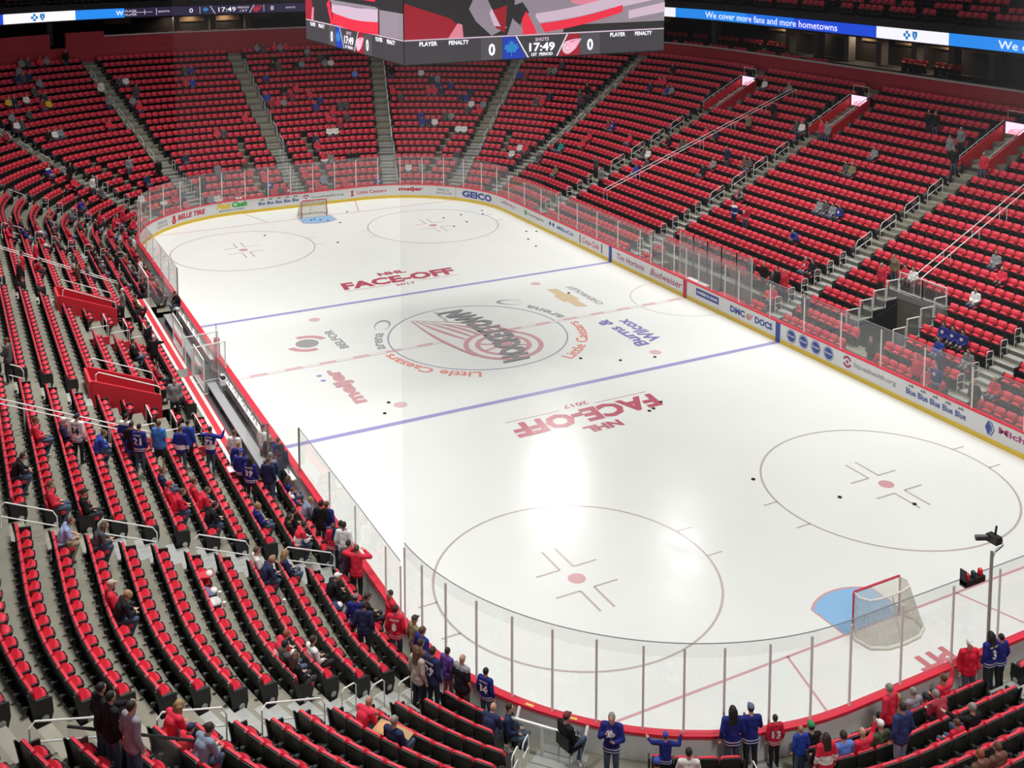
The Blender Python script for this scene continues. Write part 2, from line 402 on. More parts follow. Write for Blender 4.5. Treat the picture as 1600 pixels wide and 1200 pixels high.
itext('chevrolet_lettering', 'CHEVROLET', 3.6, .4, 8.2, 3.0, Q, 'grey', .02)
bt = [(-1.8, -.13), (-1.55, .3), (-.62, .3), (-.62, .5), (.62, .5), (.62, .3), (1.8, .3), (1.6, -.3), (.62, -.3), (.62, -.5), (-.62, -.5), (-.62, -.3), (-1.8, -.3)]
on_ice('bowtie_emblem', poly(bt[::-1]), 'gold', 7.05, 3.1, Q)
itext('burns_lettering', 'Burns &', 4.1, .75, 6.75, -3.0, Q, 'purple', .03)
itext('wilcox_lettering', 'Wilcox', 3.4, .8, 7.72, -3.1, Q, 'purple', .03)
itext('pit_lettering', 'PIT', 1.35, .6, .2, -29.1, math.pi, 'red', .05)
def arctext(name, s, m, r, a0, a1, inward, h, bold=.02, shear=0):
    v, f = fit(textmesh(s, bold=bold, shear=shear), 1, h)
    def fn(x, y):
        a = R(a0+(a1-a0)*(x+.5)); rr = r-y if inward else r+y
        return (rr*math.cos(a), rr*math.sin(a), .009)
    return flat(name, (v, f), fn, M('ice_'+m), ice)
arctext('little_caesars_lettering', 'Little Caesars', 'orange', 5.12, -114, -176, False, .62, .015)
arctext('arena_lettering', 'arena', 'grey', 5.05, 175, 149, False, .42)
arctext('little_caesars_lettering', 'Little Caesars', 'orange', 5.3, -62, -5, True, .62, .015)
arctext('arena_lettering', 'arena', 'grey', 5.2, 4, 33, True, .42)
def swirl(cx, cy, rot):
    v = []; n = 26
    for i in range(n+1):
        a = R(-150+300*i/n); w = .03+.22*max(0, math.sin(math.pi*i/n))**2
        v += [(.78*math.cos(a), .42*math.sin(a)), ((.78-w)*math.cos(a)+.02, (.42-w*.7)*math.sin(a))]
    on_ice('arena_swirl_emblem', (v, [(2*i, 2*i+1, 2*i+3, 2*i+2) for i in range(n)]), 'grey', cx, cy, rot)
swirl(-3.8, 3.65, R(60)); swirl(3.85, 3.85, R(150))
wr, ww = winged_wheel(True)
for i_, q_ in enumerate(ww): on_ice('centre_emblem_white', xf(q_, 3.65), 'white', .05, -.05, Q, .0105+.001*i_)
for i_, q_ in enumerate(wr): on_ice('centre_emblem_red', xf(q_, 3.65), 'pale_red', .05, -.05, Q, .0135+.0008*i_)
v, f = fit(textmesh('HOCKEYTOWN', bold=.05), 7.9, 1.5)
flat('hockeytown_lettering', (v, f), lambda a, b: (.95-b-.05*a*a, a, .036), M('ice_charcoal'), ice)
flat('hockeytown_small_lettering', fit(textmesh('WELCOME TO', bold=.01), 1.7, .18), lambda a, b: (-.55-b, a+3.4, .036), M('ice_grey'), ice)

# ------------------------------------------------------------ dasher boards
boards = thing('dasher_boards', 'white advert-lined dasher boards with red cap and yellow kick strip round the ice', 'boards')
def strip(t0, t1, prof, m, name, parent, step=.6):
    """sweep a profile of (offset, z) along the outline."""
    n = max(1, int(math.ceil((t1-t0)/step)))
    cuts = sorted(set([t0+(t1-t0)*i/n for i in range(n+1)]+[b for b in BRK if t0 < b < t1]))
    mb = MB(); vs = []; k = len(prof)
    for t in cuts:
        for d, z in prof:
            x, y, _, _ = path(t, d); vs.append((x, y, z))
    fs = []
    for i in range(len(cuts)-1):
        for j in range(k-1): fs.append((i*k+j, (i+1)*k+j, (i+1)*k+j+1, i*k+j+1))
    mb.add(vs, fs)
    return mb.obj(name, m, parent)
def closed(prof): return prof+[prof[0]]
# side gates of the team benches are open fronts: the left boards keep their cap there
strip(0, T, [(.12, .2), (0.0, .2), (0.0, 1.02), (.12, 1.02)], M('board_white'), 'board_face', boards)
strip(0, T, [(.12, .0), (-.015, .0), (-.015, .21), (.12, .21)], M('board_yellow'), 'kick_strip', boards)
strip(0, T, closed([(-.03, 1.02), (-.03, 1.07), (.2, 1.07), (.2, 1.0), (.12, 1.0)]), M('cap_red'), 'cap_rail', boards)
strip(0, T, [(.12, 1.02), (.14, .95), (.14, -.3)], M('board_back'), 'board_back', boards)
mat('ad_navy', (.03, .08, .35)); mat('ad_red', (.6, .03, .07)); mat('ad_grey', (.22, .25, .27)); mat('ad_maroon', (.42, .05, .16)); mat('ad_green', (.05, .45, .06)); mat('ad_yellow', (.85, .62, .03)); mat('ad_blue', (.03, .2, .6)); mat('ad_white', (.85, .85, .85)); mat('ad_teal', (.05, .4, .45)); mat('ad_black', (.03, .03, .035))
def ad(name, s, t0, t1, h, m, z=.62, bold=.02, shear=0):
    """lettering on the ice side of the boards, read from inside the rink."""
    v, f = fit(textmesh(s, bold=bold, shear=shear), abs(t1-t0), h); c = (t0+t1)/2
    def fn(a, b):
        x, y, nx, ny = path(c+a, -.006); return (x, y, z+b)
    return flat(name, (v, f), fn, M('ad_'+m), boards)
def adshape(name, vf, t, z, m, e=-.006):
    def fn(a, b):
        x, y, nx, ny = path(t+a, e); return (x, y, z+b)
    return flat(name, vf, fn, M('ad_'+m), boards)
ad('advert_lettering', 'NHL.tv', 49.9, 51.0, .2, 'grey', .72); ad('advert_lettering', 'WATCH LIVE', 49.75, 51.05, .16, 'grey', .45)
adshape('advert_emblem', join2(ring2(0, .12, .0, .14), ring2(0, -.15, .05, .2)), 51.72, .62, 'red')
ad('advert_lettering', 'BELLE TIRE', 52.1, 54.5, .36, 'red', .62, .05, .15)
ad('advert_lettering', 'Fast', 55.4, 56.5, .42, 'yellow', .74, .06, .2); ad('advert_lettering', 'Cash', 56.55, 57.7, .42, 'green', .76, .06, .2); ad('advert_lettering', 'MICHIGAN LOTTERY', 55.6, 57.5, .14, 'grey', .4, .03)
def mountain(t, m='navy'): adshape('advert_emblem', poly([(-.17, 0), (-.06, .12), (0, .05), (.07, .16), (.18, 0)][::-1]), t, .82, 'grey')
for i in range(5):
    c = 58.78+i*.64; ad('advert_lettering', 'Blue', c-.25, c+.25, .25, 'navy', .6, .03, .1); mountain(c)
adshape('advert_emblem', join2(ring2(0, 0, .17, .26, R(20), R(160)), ring2(0, 0, .17, .26, R(200), R(340)), ring2(0, 0, 0, .08)), 62.15, .62, 'maroon')
ad('advert_lettering', 'Stjoeshealth.org', 62.55, 65.1, .24, 'grey', .62)
adshape('advert_emblem', join2(ring2(0, .1, 0, .1), poly([(-.12, -.25), (.12, -.25), (0, .1)])), 65.8, .62, 'red')
ad('advert_lettering', 'Little Caesars', 66.2, 68.5, .26, 'red', .62, .015)
ad('advert_lettering', 'meijer', 69.45, 71.35, .38, 'red', .66, .05)
ad('advert_lettering', 'NHL.tv', 72.5, 73.5, .2, 'grey', .73, .02); ad('advert_lettering', 'WATCH LIVE', 72.35, 73.7, .16, 'grey', .46, .02)
ad('advert_lettering', 'GEICO', 74.6, 77.6, .52, 'navy', .6, .05)
ad('advert_lettering', 'xfinity', 78.8, 81.0, .34, 'maroon', .64, .005)
adshape('advert_emblem', ring2(0, 0, .0, .2, n=6), 82.55, .66, 'green'); ad('advert_lettering', 'Huntington', 82.85, 85.2, .26, 'grey', .64, .02)
for c in (86.1, 86.55): adshape('advert_emblem', join2(rect2(-.16, -.06, .16, .06), rect2(-.06, -.16, .06, .16)), c, .7, 'blue')
ad('advert_lettering', 'MIBlueCan', 87.05, 89.2, .26, 'blue', .66, .02, .1)
for c in (90.05, 92.7): adshape('advert_bar', rect2(-.05, -.3, .05, .3), c, .6, 'black')
ad('advert_lettering', 'Coca-Cola', 90.35, 92.35, .4, 'red', .62, .01, .35)
ad('advert_lettering', 'Tim Hortons', 94.45, 97.4, .36, 'maroon', .6, .015, .2)
ad('advert_lettering', 'Budweiser', 98.05, 101.2, .4, 'maroon', .6, .01, .3)
TR_ = BRK[4]+CY   # t of y=0 on the right side
adshape('advert_panel', rect2(-1.0, -.2, 1.0, .2), TR_+2.02, .68, 'navy', -.004)
ad('advert_lettering', 'COMERICA BANK', TR_+1.1, TR_+2.94, .16, 'white', .68, .04);
ad('advert_lettering', 'DMC', TR_+4.0, TR_+5.2, .36, 'navy', .62, .05); ad('advert_lettering', 'DOCS', TR_+6.0, TR_+7.35, .36, 'navy', .62, .05)
w2, b2 = winged_wheel(); adshape('advert_emblem', xf(w2, .3), TR_+5.62, .62, 'red')
for i in range(4):
    c = TR_+8.75+i*.86
    adshape('advert_emblem', ring2(0, 0, 0, .34, n=28), c, .62, 'navy', -.004); adshape('advert_emblem', ring2(0, 0, .28, .31, n=28), c, .62, 'white', -.007)
    v, f = fit(textmesh('Kroger', bold=.03), .46, .15); adshape('advert_lettering', (v, f), c, .62, 'white', -.008)
adshape('advert_emblem', join2(ring2(0, 0, .17, .28, R(20), R(160)), ring2(0, 0, .17, .28, R(200), R(340)), ring2(0, 0, 0, .08)), TR_+12.55, .64, 'maroon')
ad('advert_lettering', 'Stjoeshealth.org', TR_+12.95, TR_+15.5, .28, 'grey', .62, .01)
for i in range(5):
    c = TR_+16.35+i*.66; ad('advert_lettering', 'Blue', c-.27, c+.27, .28, 'navy', .6, .03); mountain(c)
adshape('advert_emblem', join2(poly([(-.15, 0), (0, -.3), (.15, 0), (0, .3)]), poly([(.02, -.3), (.07, -.3), (.22, 0), (.07, .3), (.02, .3), (.17, 0)]), poly([(.12, -.3), (.17, -.3), (.32, 0), (.17, .3), (.12, .3), (.27, 0)])), TR_+20.35, .62, 'navy')
ad('advert_lettering', 'Michigan', TR_+20.85, TR_+23.1, .34, 'maroon', .68, .03); ad('advert_lettering', 'CRAFTED', TR_+22.2, TR_+23.4, .14, 'grey', .42, .02)
for y, m in ((7.77, 'navy'), (-7.77, 'navy'), (0, 'red')): adshape('line_marker', rect2(-.16, -.6, .16, .42), TR_-y, .6, m, -.02)
adshape('board_joint', rect2(-.012, -.6, .012, .42), 74.04, .6, 'black')
for c in (56.5,): adshape('board_joint', rect2(-.02, -.6, .02, -.4), c, .6, 'black')
mat('vent_yellow', (.75, .6, .15))

# ------------------------------------------------------------ glass round the rink
glass = thing('rink_glass', 'clear glass panes and steel stanchions standing on the rink boards', 'glass')
LB0, LB1 = -12.0+CY, 10.0+CY       # open front of the team benches on the left
def pane(t0, t1, z1, d=.06, parent=None, zb=1.07):
    n = max(1, int((t1-t0)/.45)); mb = MB(); vs = []
    for i in range(n+1):
        x, y, nx, ny = path(t0+(t1-t0)*i/n, d); vs += [(x, y, zb), (x, y, z1)]
    mb.add(vs, [(2*i, 2*i+2, 2*i+3, 2*i+1) for i in range(n)]); return mb.obj('glass_pane', GLASS, glass)
def post(t, z1, d=.06, r=.03, m='light_metal'):
    x, y, nx, ny = path(t, d); mb = MB(); a = math.atan2(ny, nx)
    mb.box((x, y, (1.07+z1)/2), (.04, .055, z1-1.07), mtx=Matrix.Rotation(a, 3, 'Z')); return mb.obj('stanchion', M(m), glass)
def run(t0, t1, w, z1, posts=True):
    n = max(1, round((t1-t0)/w))
    for i in range(n):
        pane(t0+(t1-t0)*i/n, t0+(t1-t0)*(i+1)/n, z1)
        if posts: post(t0+(t1-t0)*i/n, z1-.12)
    strip(t0, t1, [(.045, z1), (.045, z1+.012), (.075, z1+.012), (.075, z1)], M('grey_mid'), 'top_trim', glass)
def run_at(ts, z1):
    for a, b in zip(ts[:-1], ts[1:]): pane(a, b, z1)
    for a in ts: post(a, z1-.12)
    strip(ts[0], ts[-1], [(.045, z1), (.045, z1+.012), (.075, z1+.012), (.075, z1)], M('grey_mid'), 'top_trim', glass, .3)
run_at([.15, 1.32, 3.95, 6.5, LB0], 2.66)                  # left, near the camera
post(LB0, 2.6)
run(LB1, BRK[1], 2.3, 2.66)
run(BRK[1], BRK[4]+.3, 1.75, 3.3)
run(BRK[4]+.3, TR_-4.6, 2.3, 2.92)
run(TR_-4.6, TR_+4.6, 1.15, 2.95)
run(TR_+4.6, BRK[5], 2.55, 2.92)
run_at([BRK[5]+1.5*i for i in range(5)]+[T-31.2+1.75*i for i in range(5)]+[T-a for a in (22.4, 20.6, 18.8, 17.02, 15.16, 13.4, 12.2, 11.07, 9.93, 8.96, 7.98, 6.84, 5.71, 4.58, 3.45, 2.3, 1.2, .15)], 3.37)
# curved returns at the ends of the team bench
def bench_return(y, sgn, name='glass_return'):
    mb = MB(); pts = []
    for i in range(8):
        a = math.pi/2*i/7; pts.append((-RX-.06-.9*math.sin(a)*1, y-sgn*.9*(1-math.cos(a))*1))
    pts.append((-RX-1.75, pts[-1][1]))
    vs = []
    for p in pts: vs += [(*p, 1.07), (*p, 2.66)]
    mb.add(vs, [(2*i, 2*i+2, 2*i+3, 2*i+1) for i in range(len(pts)-1)]); mb.obj('glass_pane', GLASS, glass)
    for p in (pts[0], pts[7]):
        q = MB(); q.box((p[0], p[1], 1.87), (.06, .06, 1.6)); q.obj('stanchion', M('grey_mid'), glass)
bench_return(-12.0, -1)
bench_return(10.0, 1)

# ------------------------------------------------------------ netting above the end glass
def netting(t0, t1, z0, z1, lean, name, label):
    n = 40; vs = []; mb = MB()
    for i in range(n+1):
        t = t0+(t1-t0)*i/n
        for j in range(5):
            z = z0+(z1-z0)*j/4; x, y, nx, ny = path(t, .08); vs.append((x+lean[0]*(z-z0), y+lean[1]*(z-z0), z))
    for i in range(n):
        for j in range(4): mb_f = (i*5+j, (i+1)*5+j, (i+1)*5+j+1, i*5+j+1); mb.f.append(mb_f); mb.m.append(0)
    mb.v = vs; o = mb.obj(name, NET); tag(o, label, 'netting'); return o
netting(BRK[5]+1, T-.15, 3.02, 26, (0, 0), 'safety_net', 'thin grey safety net hanging above the curved glass at the near end')
netting(52.3, 85, 3.1, 20, (0, .0), 'safety_net', 'thin safety net hanging above the glass behind the far goal')

# ------------------------------------------------------------ goals
mat('goal_red', (.62, .04, .09), .35); mat('net_white', (.75, .73, .66), .8)
GN = glassmat('goal_net', (.80, .79, .76), .28, 0, (.75, .73, .66))
def goal(sy, label):
    t = thing('hockey_goal', label, 'goal', (0, sy*27.127, 0), 0 if sy < 0 else math.pi, 'hockey goals')
    t['group'] = ''
    del t['group']
    fr = MB(); fr.tube([(-.93, 0, 0), (-.93, 0, 1.2), (-.9, 0, 1.25), (.9, 0, 1.25), (.93, 0, 1.2), (.93, 0, 0)], .035, 8); fr.obj('goal_frame', M('goal_red'), t)
    base = [(-.93, 0), (-1.15, -.35), (-1.05, -.85), (-.6, -1.08), (0, -1.13), (.6, -1.08), (1.05, -.85), (1.15, -.35), (.93, 0)]
    top = [(-.9, 0), (-.95, -.25), (-.8, -.5), (-.45, -.58), (0, -.6), (.45, -.58), (.8, -.5), (.95, -.25), (.9, 0)]
    b = MB(); b.tube([(x, y, .05) for x, y in base], .05, 8); b.obj('base_pad', M('net_white'), t)
    b = MB(); b.tube([(x, y, 1.22) for x, y in top], .028, 8); b.obj('top_tube', M('net_white'), t)
    b = MB(); b.tube([(0, -.6, 1.2), (0, -.75, .6), (0, -1.0, .08)], .02, 6); b.obj('middle_post', M('net_white'), t)
    n = MB(); vs = [(x, y, .06) for x, y in base]+[(x, y, 1.22) for x, y in top]; k = len(base)
    n.add(vs, [(i, i+1, k+i+1, k+i) for i in range(k-1)]+[tuple(range(k, 2*k))]); n.obj('net', GN, t)
    # net threads
    th = MB()
    for i in range(k-1):
        for s in (0, .34, .67):
            p = [base[i][0]+(base[i+1][0]-base[i][0])*s, base[i][1]+(base[i+1][1]-base[i][1])*s]; q = [top[i][0]+(top[i+1][0]-top[i][0])*s, top[i][1]+(top[i+1][1]-top[i][1])*s]
            th.tube([(p[0], p[1], .08), (q[0], q[1], 1.2)], .004, 3)
    for z in (.3, .55, .8, 1.02):
        w = z/1.2; th.tube([(a[0]+(b_[0]-a[0])*w, a[1]+(b_[1]-a[1])*w, z) for a, b_ in zip(base, top)], .004, 3)
    th.obj('net_thread', M('net_white'), t)
    return t
goal(-1, 'red framed hockey goal with white net in the near crease')
goal(1, 'small red framed hockey goal in front of the far end boards')
# pucks lying on the ice
PK = [(2.54, -18.47), (4.45, -20.98), (6.48, -22.59), (-7.65, -6.63), (-7.09, -5.66), (3.03, -5.11), (4.6, -6.2), (6.31, -6.62), (7.56, 3.71), (10.55, 13.03), (12.35, 16.23), (10.91, 14.76), (11.73, 16.55), (3.53, -11.08), (2.55, -11.62), (2.85, -11.50), (1.12, 24.72), (-.71, 19.86), (-4.55, 23.81), (2.61, 27.49), (8.18, 22.52), (9.19, 20.77), (7.87, 20.07), (9.68, 22.79), (11.6, 23.2), (11.2, 22.27), (.11, 26.05), (.53, 25.63), (-.5, 26.3), (-.2, 26.5)]
PKL = ['black puck on the ice left of the near right circle', 'black puck inside the near right circle left of its dot', 'black puck lying on a hash line of the near right circle', 'black puck left of the meijer lettering, nearer the camera', 'black puck between the meijer lettering and a red dot', 'black puck on the ice at the edge of the right Little Caesars arc', 'black puck between the Little Caesars arc and the right red dot', 'black puck just below the red dot by the Wilcox lettering', 'black puck on the gold bowtie emblem', 'black puck near the right boards, nearest of a loose group', 'black puck near the right boards under the Huntington advert', 'black puck in the loose group by the right boards, leftmost', 'black puck in the loose group by the right boards, farthest', 'black puck right of the near FACE-OFF lettering', 'black puck under the first F of the near FACE-OFF', 'second of a pair of pucks under the first F of the near FACE-OFF', 'black puck just right of the far crease', 'black puck alone between the two far circles', 'black puck inside the far left circle above its dot', 'black puck on the goal line right of the far goal', 'black puck inside the far right circle above its dot', 'black puck right of the far right dot, farther of two', 'black puck right of the far right dot, nearer of two', 'black puck at the right edge of the far right circle', 'black puck between the far right circle and the corner boards', 'black puck just outside the far right circle near the hash marks', 'black puck in the middle of the far crease', 'black puck at the front edge of the far crease', 'black puck in the left half of the far crease', 'black puck deep in the far crease near the goal mouth']
pm = None
for (x, y), lb in zip(PK, PKL):
    if pm is None:
        q = MB(); q.add([(.06*math.cos(a*math.pi/8), .06*math.sin(a*math.pi/8), z) for z in (0, .03) for a in range(16)], [(i, (i+1) % 16, 16+(i+1) % 16, 16+i) for i in range(16)]+[tuple(range(16, 32))]); pm = q.mesh('puck', M('black_matte'))
    o = link('hockey_puck', pm); o.location = (x, y, .002); o.scale = (1.3, 1.3, 1); tag(o, lb, 'puck', 'loose pucks on the ice')

# ------------------------------------------------------------ terraces
def build_terraces():
    low = MB(); up = MB(); ris = MB()
    for r in range(NR+1):
        z = zrow(r); d0 = drow(r)-FRONT; d1 = d0+TR
        if r == 0: d0 = .14
        m = low if r < 7 else up
        step = .8; n = int(T/step)
        cuts = sorted(set([T*i/n for i in range(n+1)]+BRK))
        for i in range(len(cuts)-1):
            a, b = cuts[i], cuts[i+1]; x, y, nx, ny = path((a+b)/2, (d0+d1)/2)
            px = proj((x, y, z))
            if px[2] < 1 or not (-500 < px[0] < 2100 and -500 < px[1] < 1700): continue
            if void(x, y, r): continue
            A = path(a, d0)[:2]; B = path(b, d0)[:2]; Cc = path(b, d1)[:2]; Dd = path(a, d1)[:2]
            m.add([(*A, z), (*B, z), (*Cc, z), (*Dd, z)], [(0, 1, 2, 3)])
            zb = zrow(r-1) if r else -.3
            if r == 0 or void(x, y, r-1): zb = -.3
            ris.add([(*A, zb), (*B, zb), (*B, z), (*A, z)], [(0, 1, 2, 3)])
    struct(low.obj('terrace_lower', M('concrete_low'))); struct(up.obj('terrace_upper', M('concrete')))
    struct(ris.obj('terrace_risers', M('riser')))
mat('concrete_low', (.215, .204, .158), .75, noise=.12, nscale=1.1)
build_terraces()
# aisle steps: a half-height block in front of every riser
def aisle_blocks():
    lo = MB(); up = MB()
    for al in AL:
        (px, py), (dx, dy) = al; L = math.hypot(dx, dy); dx /= L; dy /= L
        for r in range(NR):
            d = drow(r)-FRONT+TR-.2; t = aisle_t(al, d); x, y, nx, ny = path(t, d); z = zrow(r); h = (zrow(r+1)-z)
            q = proj((x, y, z))
            if q[2] < 1 or not (-300 < q[0] < 1900 and -300 < q[1] < 1500): continue
            if void(x, y, r) or void(x, y, r+1): continue
            if x < 0 and abs(abs(y)-6.2) < 1 and r < 7: continue
            a = math.atan2(ny, nx); m = Matrix.Rotation(a, 3, 'Z')
            (lo if r < 8 else up).box((x, y, z+h/4), (.42, AISLE_W-.12, h/2), mtx=m)
            if r < 8:      # light nosing and grey step plates on the sliding platforms
                x2, y2, _, _ = path(t, drow(r)-FRONT+.12); lo.box((x2, y2, z+.004), (.24, AISLE_W-.12, .016), mtx=m)
    struct(lo.obj('aisle_steps_lower', M('grey_step'))); struct(up.obj('aisle_steps_upper', M('step_beige')))
mat('step_beige', (.30, .285, .23), .75, noise=.08, nscale=2)
aisle_blocks()
# ------------------------------------------------------------ seats
def dome(mb, mi, cx, v0, z0, v1, z1, w, th, nseg=6, sq=.18):
    """a padded panel from (v0,z0) to (v1,z1) with rounded upper corners (sq = share of the height they take), thickness th."""
    outl = []; h = max(1, nseg//2)
    for i in range(h+1):
        a = math.pi/2*i/h; outl.append((w/2-w*sq*.8*(1-math.cos(a)), 1-sq+sq*math.sin(a)))
    ol = [(w/2*.97, 0)]+outl+[(-x, y) for x, y in outl[::-1]]+[(-w/2*.97, 0)]
    dv, dz = v1-v0, z1-z0; L = math.hypot(dv, dz); nv, nz = dz/L, -dv/L
    f = [(cx+u, v0+dv*s+nv*th/2, z0+dz*s+nz*th/2) for u, s in ol]; b = [(cx+u, v0+dv*s-nv*th/2, z0+dz*s-nz*th/2) for u, s in ol]
    mb.add(f+b, [tuple(range(len(ol)))[::-1], tuple(range(len(ol), 2*len(ol)))]+[(i, (i+1) % len(ol), len(ol)+(i+1) % len(ol), len(ol)+i) for i in range(len(ol))], mi)
def seat_parts(openp=False):
    P = {}
    b = MB(); dome(b, 0, 0, .10, .40, .012, .85, .51, .035, 4); P['back_shell'] = (b, 'black_plastic')
    b = MB(); dome(b, 0, 0, .125, .43, .05, .875, .495, .06, 4); P['backrest'] = (b, 'red_seat')
    b = MB()
    if openp: b.box((0, .34, .44), (.44, .42, .09))
    else: dome(b, 0, 0, .15, .41, .34, .635, .43, .11, 8, .5)
    P['seat_pad'] = (b, 'red_seat')
    b = MB()
    if openp: b.box((0, .34, .385), (.45, .43, .025))
    else:
        dome(b, 0, 0, .215, .355, .405, .59, .45, .025, 4, .3)
    b.box((0, .15, .2), (.46, .05, .4)); P['seat_base'] = (b, 'black_plastic')
    b = MB(); b.box((.2675, .22, .62), (.045, .3, .04)); b.box((.2675, .13, .31), (.035, .09, .62)); P['armrest'] = (b, 'black_plastic')
    return P
def cupholder():
    b = MB(); b.tube([(.2675, -.1, .50), (.2675, -.1, .59)], .05, 8); b.box((.2675, -.04, .56), (.03, .08, .03)); return b
def seat_low(openp):
    m = MB()
    dome(m, 1, 0, .10, .40, .012, .85, .51, .035, 2); dome(m, 0, 0, .125, .43, .05, .875, .495, .06, 2)
    if openp: m.box((0, .34, .44), (.44, .42, .09), 0); m.box((0, .34, .385), (.45, .43, .025), 1)
    else: dome(m, 0, 0, .15, .41, .34, .635, .43, .11, 4, .5); dome(m, 1, 0, .215, .355, .405, .59, .45, .025, 2, .3)
    m.box((0, .15, .2), (.46, .05, .4), 1); m.box((.2675, .22, .62), (.045, .3, .04), 1); m.box((.2675, .13, .31), (.035, .09, .62), 1); m.box((.2675, -.11, .55), (.08, .1, .07), 1)
    return m
SECT = ['near left side block', 'bench side block', 'far left side block', 'far left first wedge', 'far left middle wedge', 'far left last wedge', 'far end left block', 'far end right block', 'far right first wedge', 'far right middle wedge', 'far right last wedge', 'far right side block', 'penalty box block', 'tunnel side block', 'near right outer wedge', 'near right middle wedge', 'near right inner wedge', 'near end right block', 'near end left block', 'near left inner wedge', 'near left middle wedge', 'near left outer wedge']
AWORD = ['near']*3+['left']*9+['far']*3+['right']*8
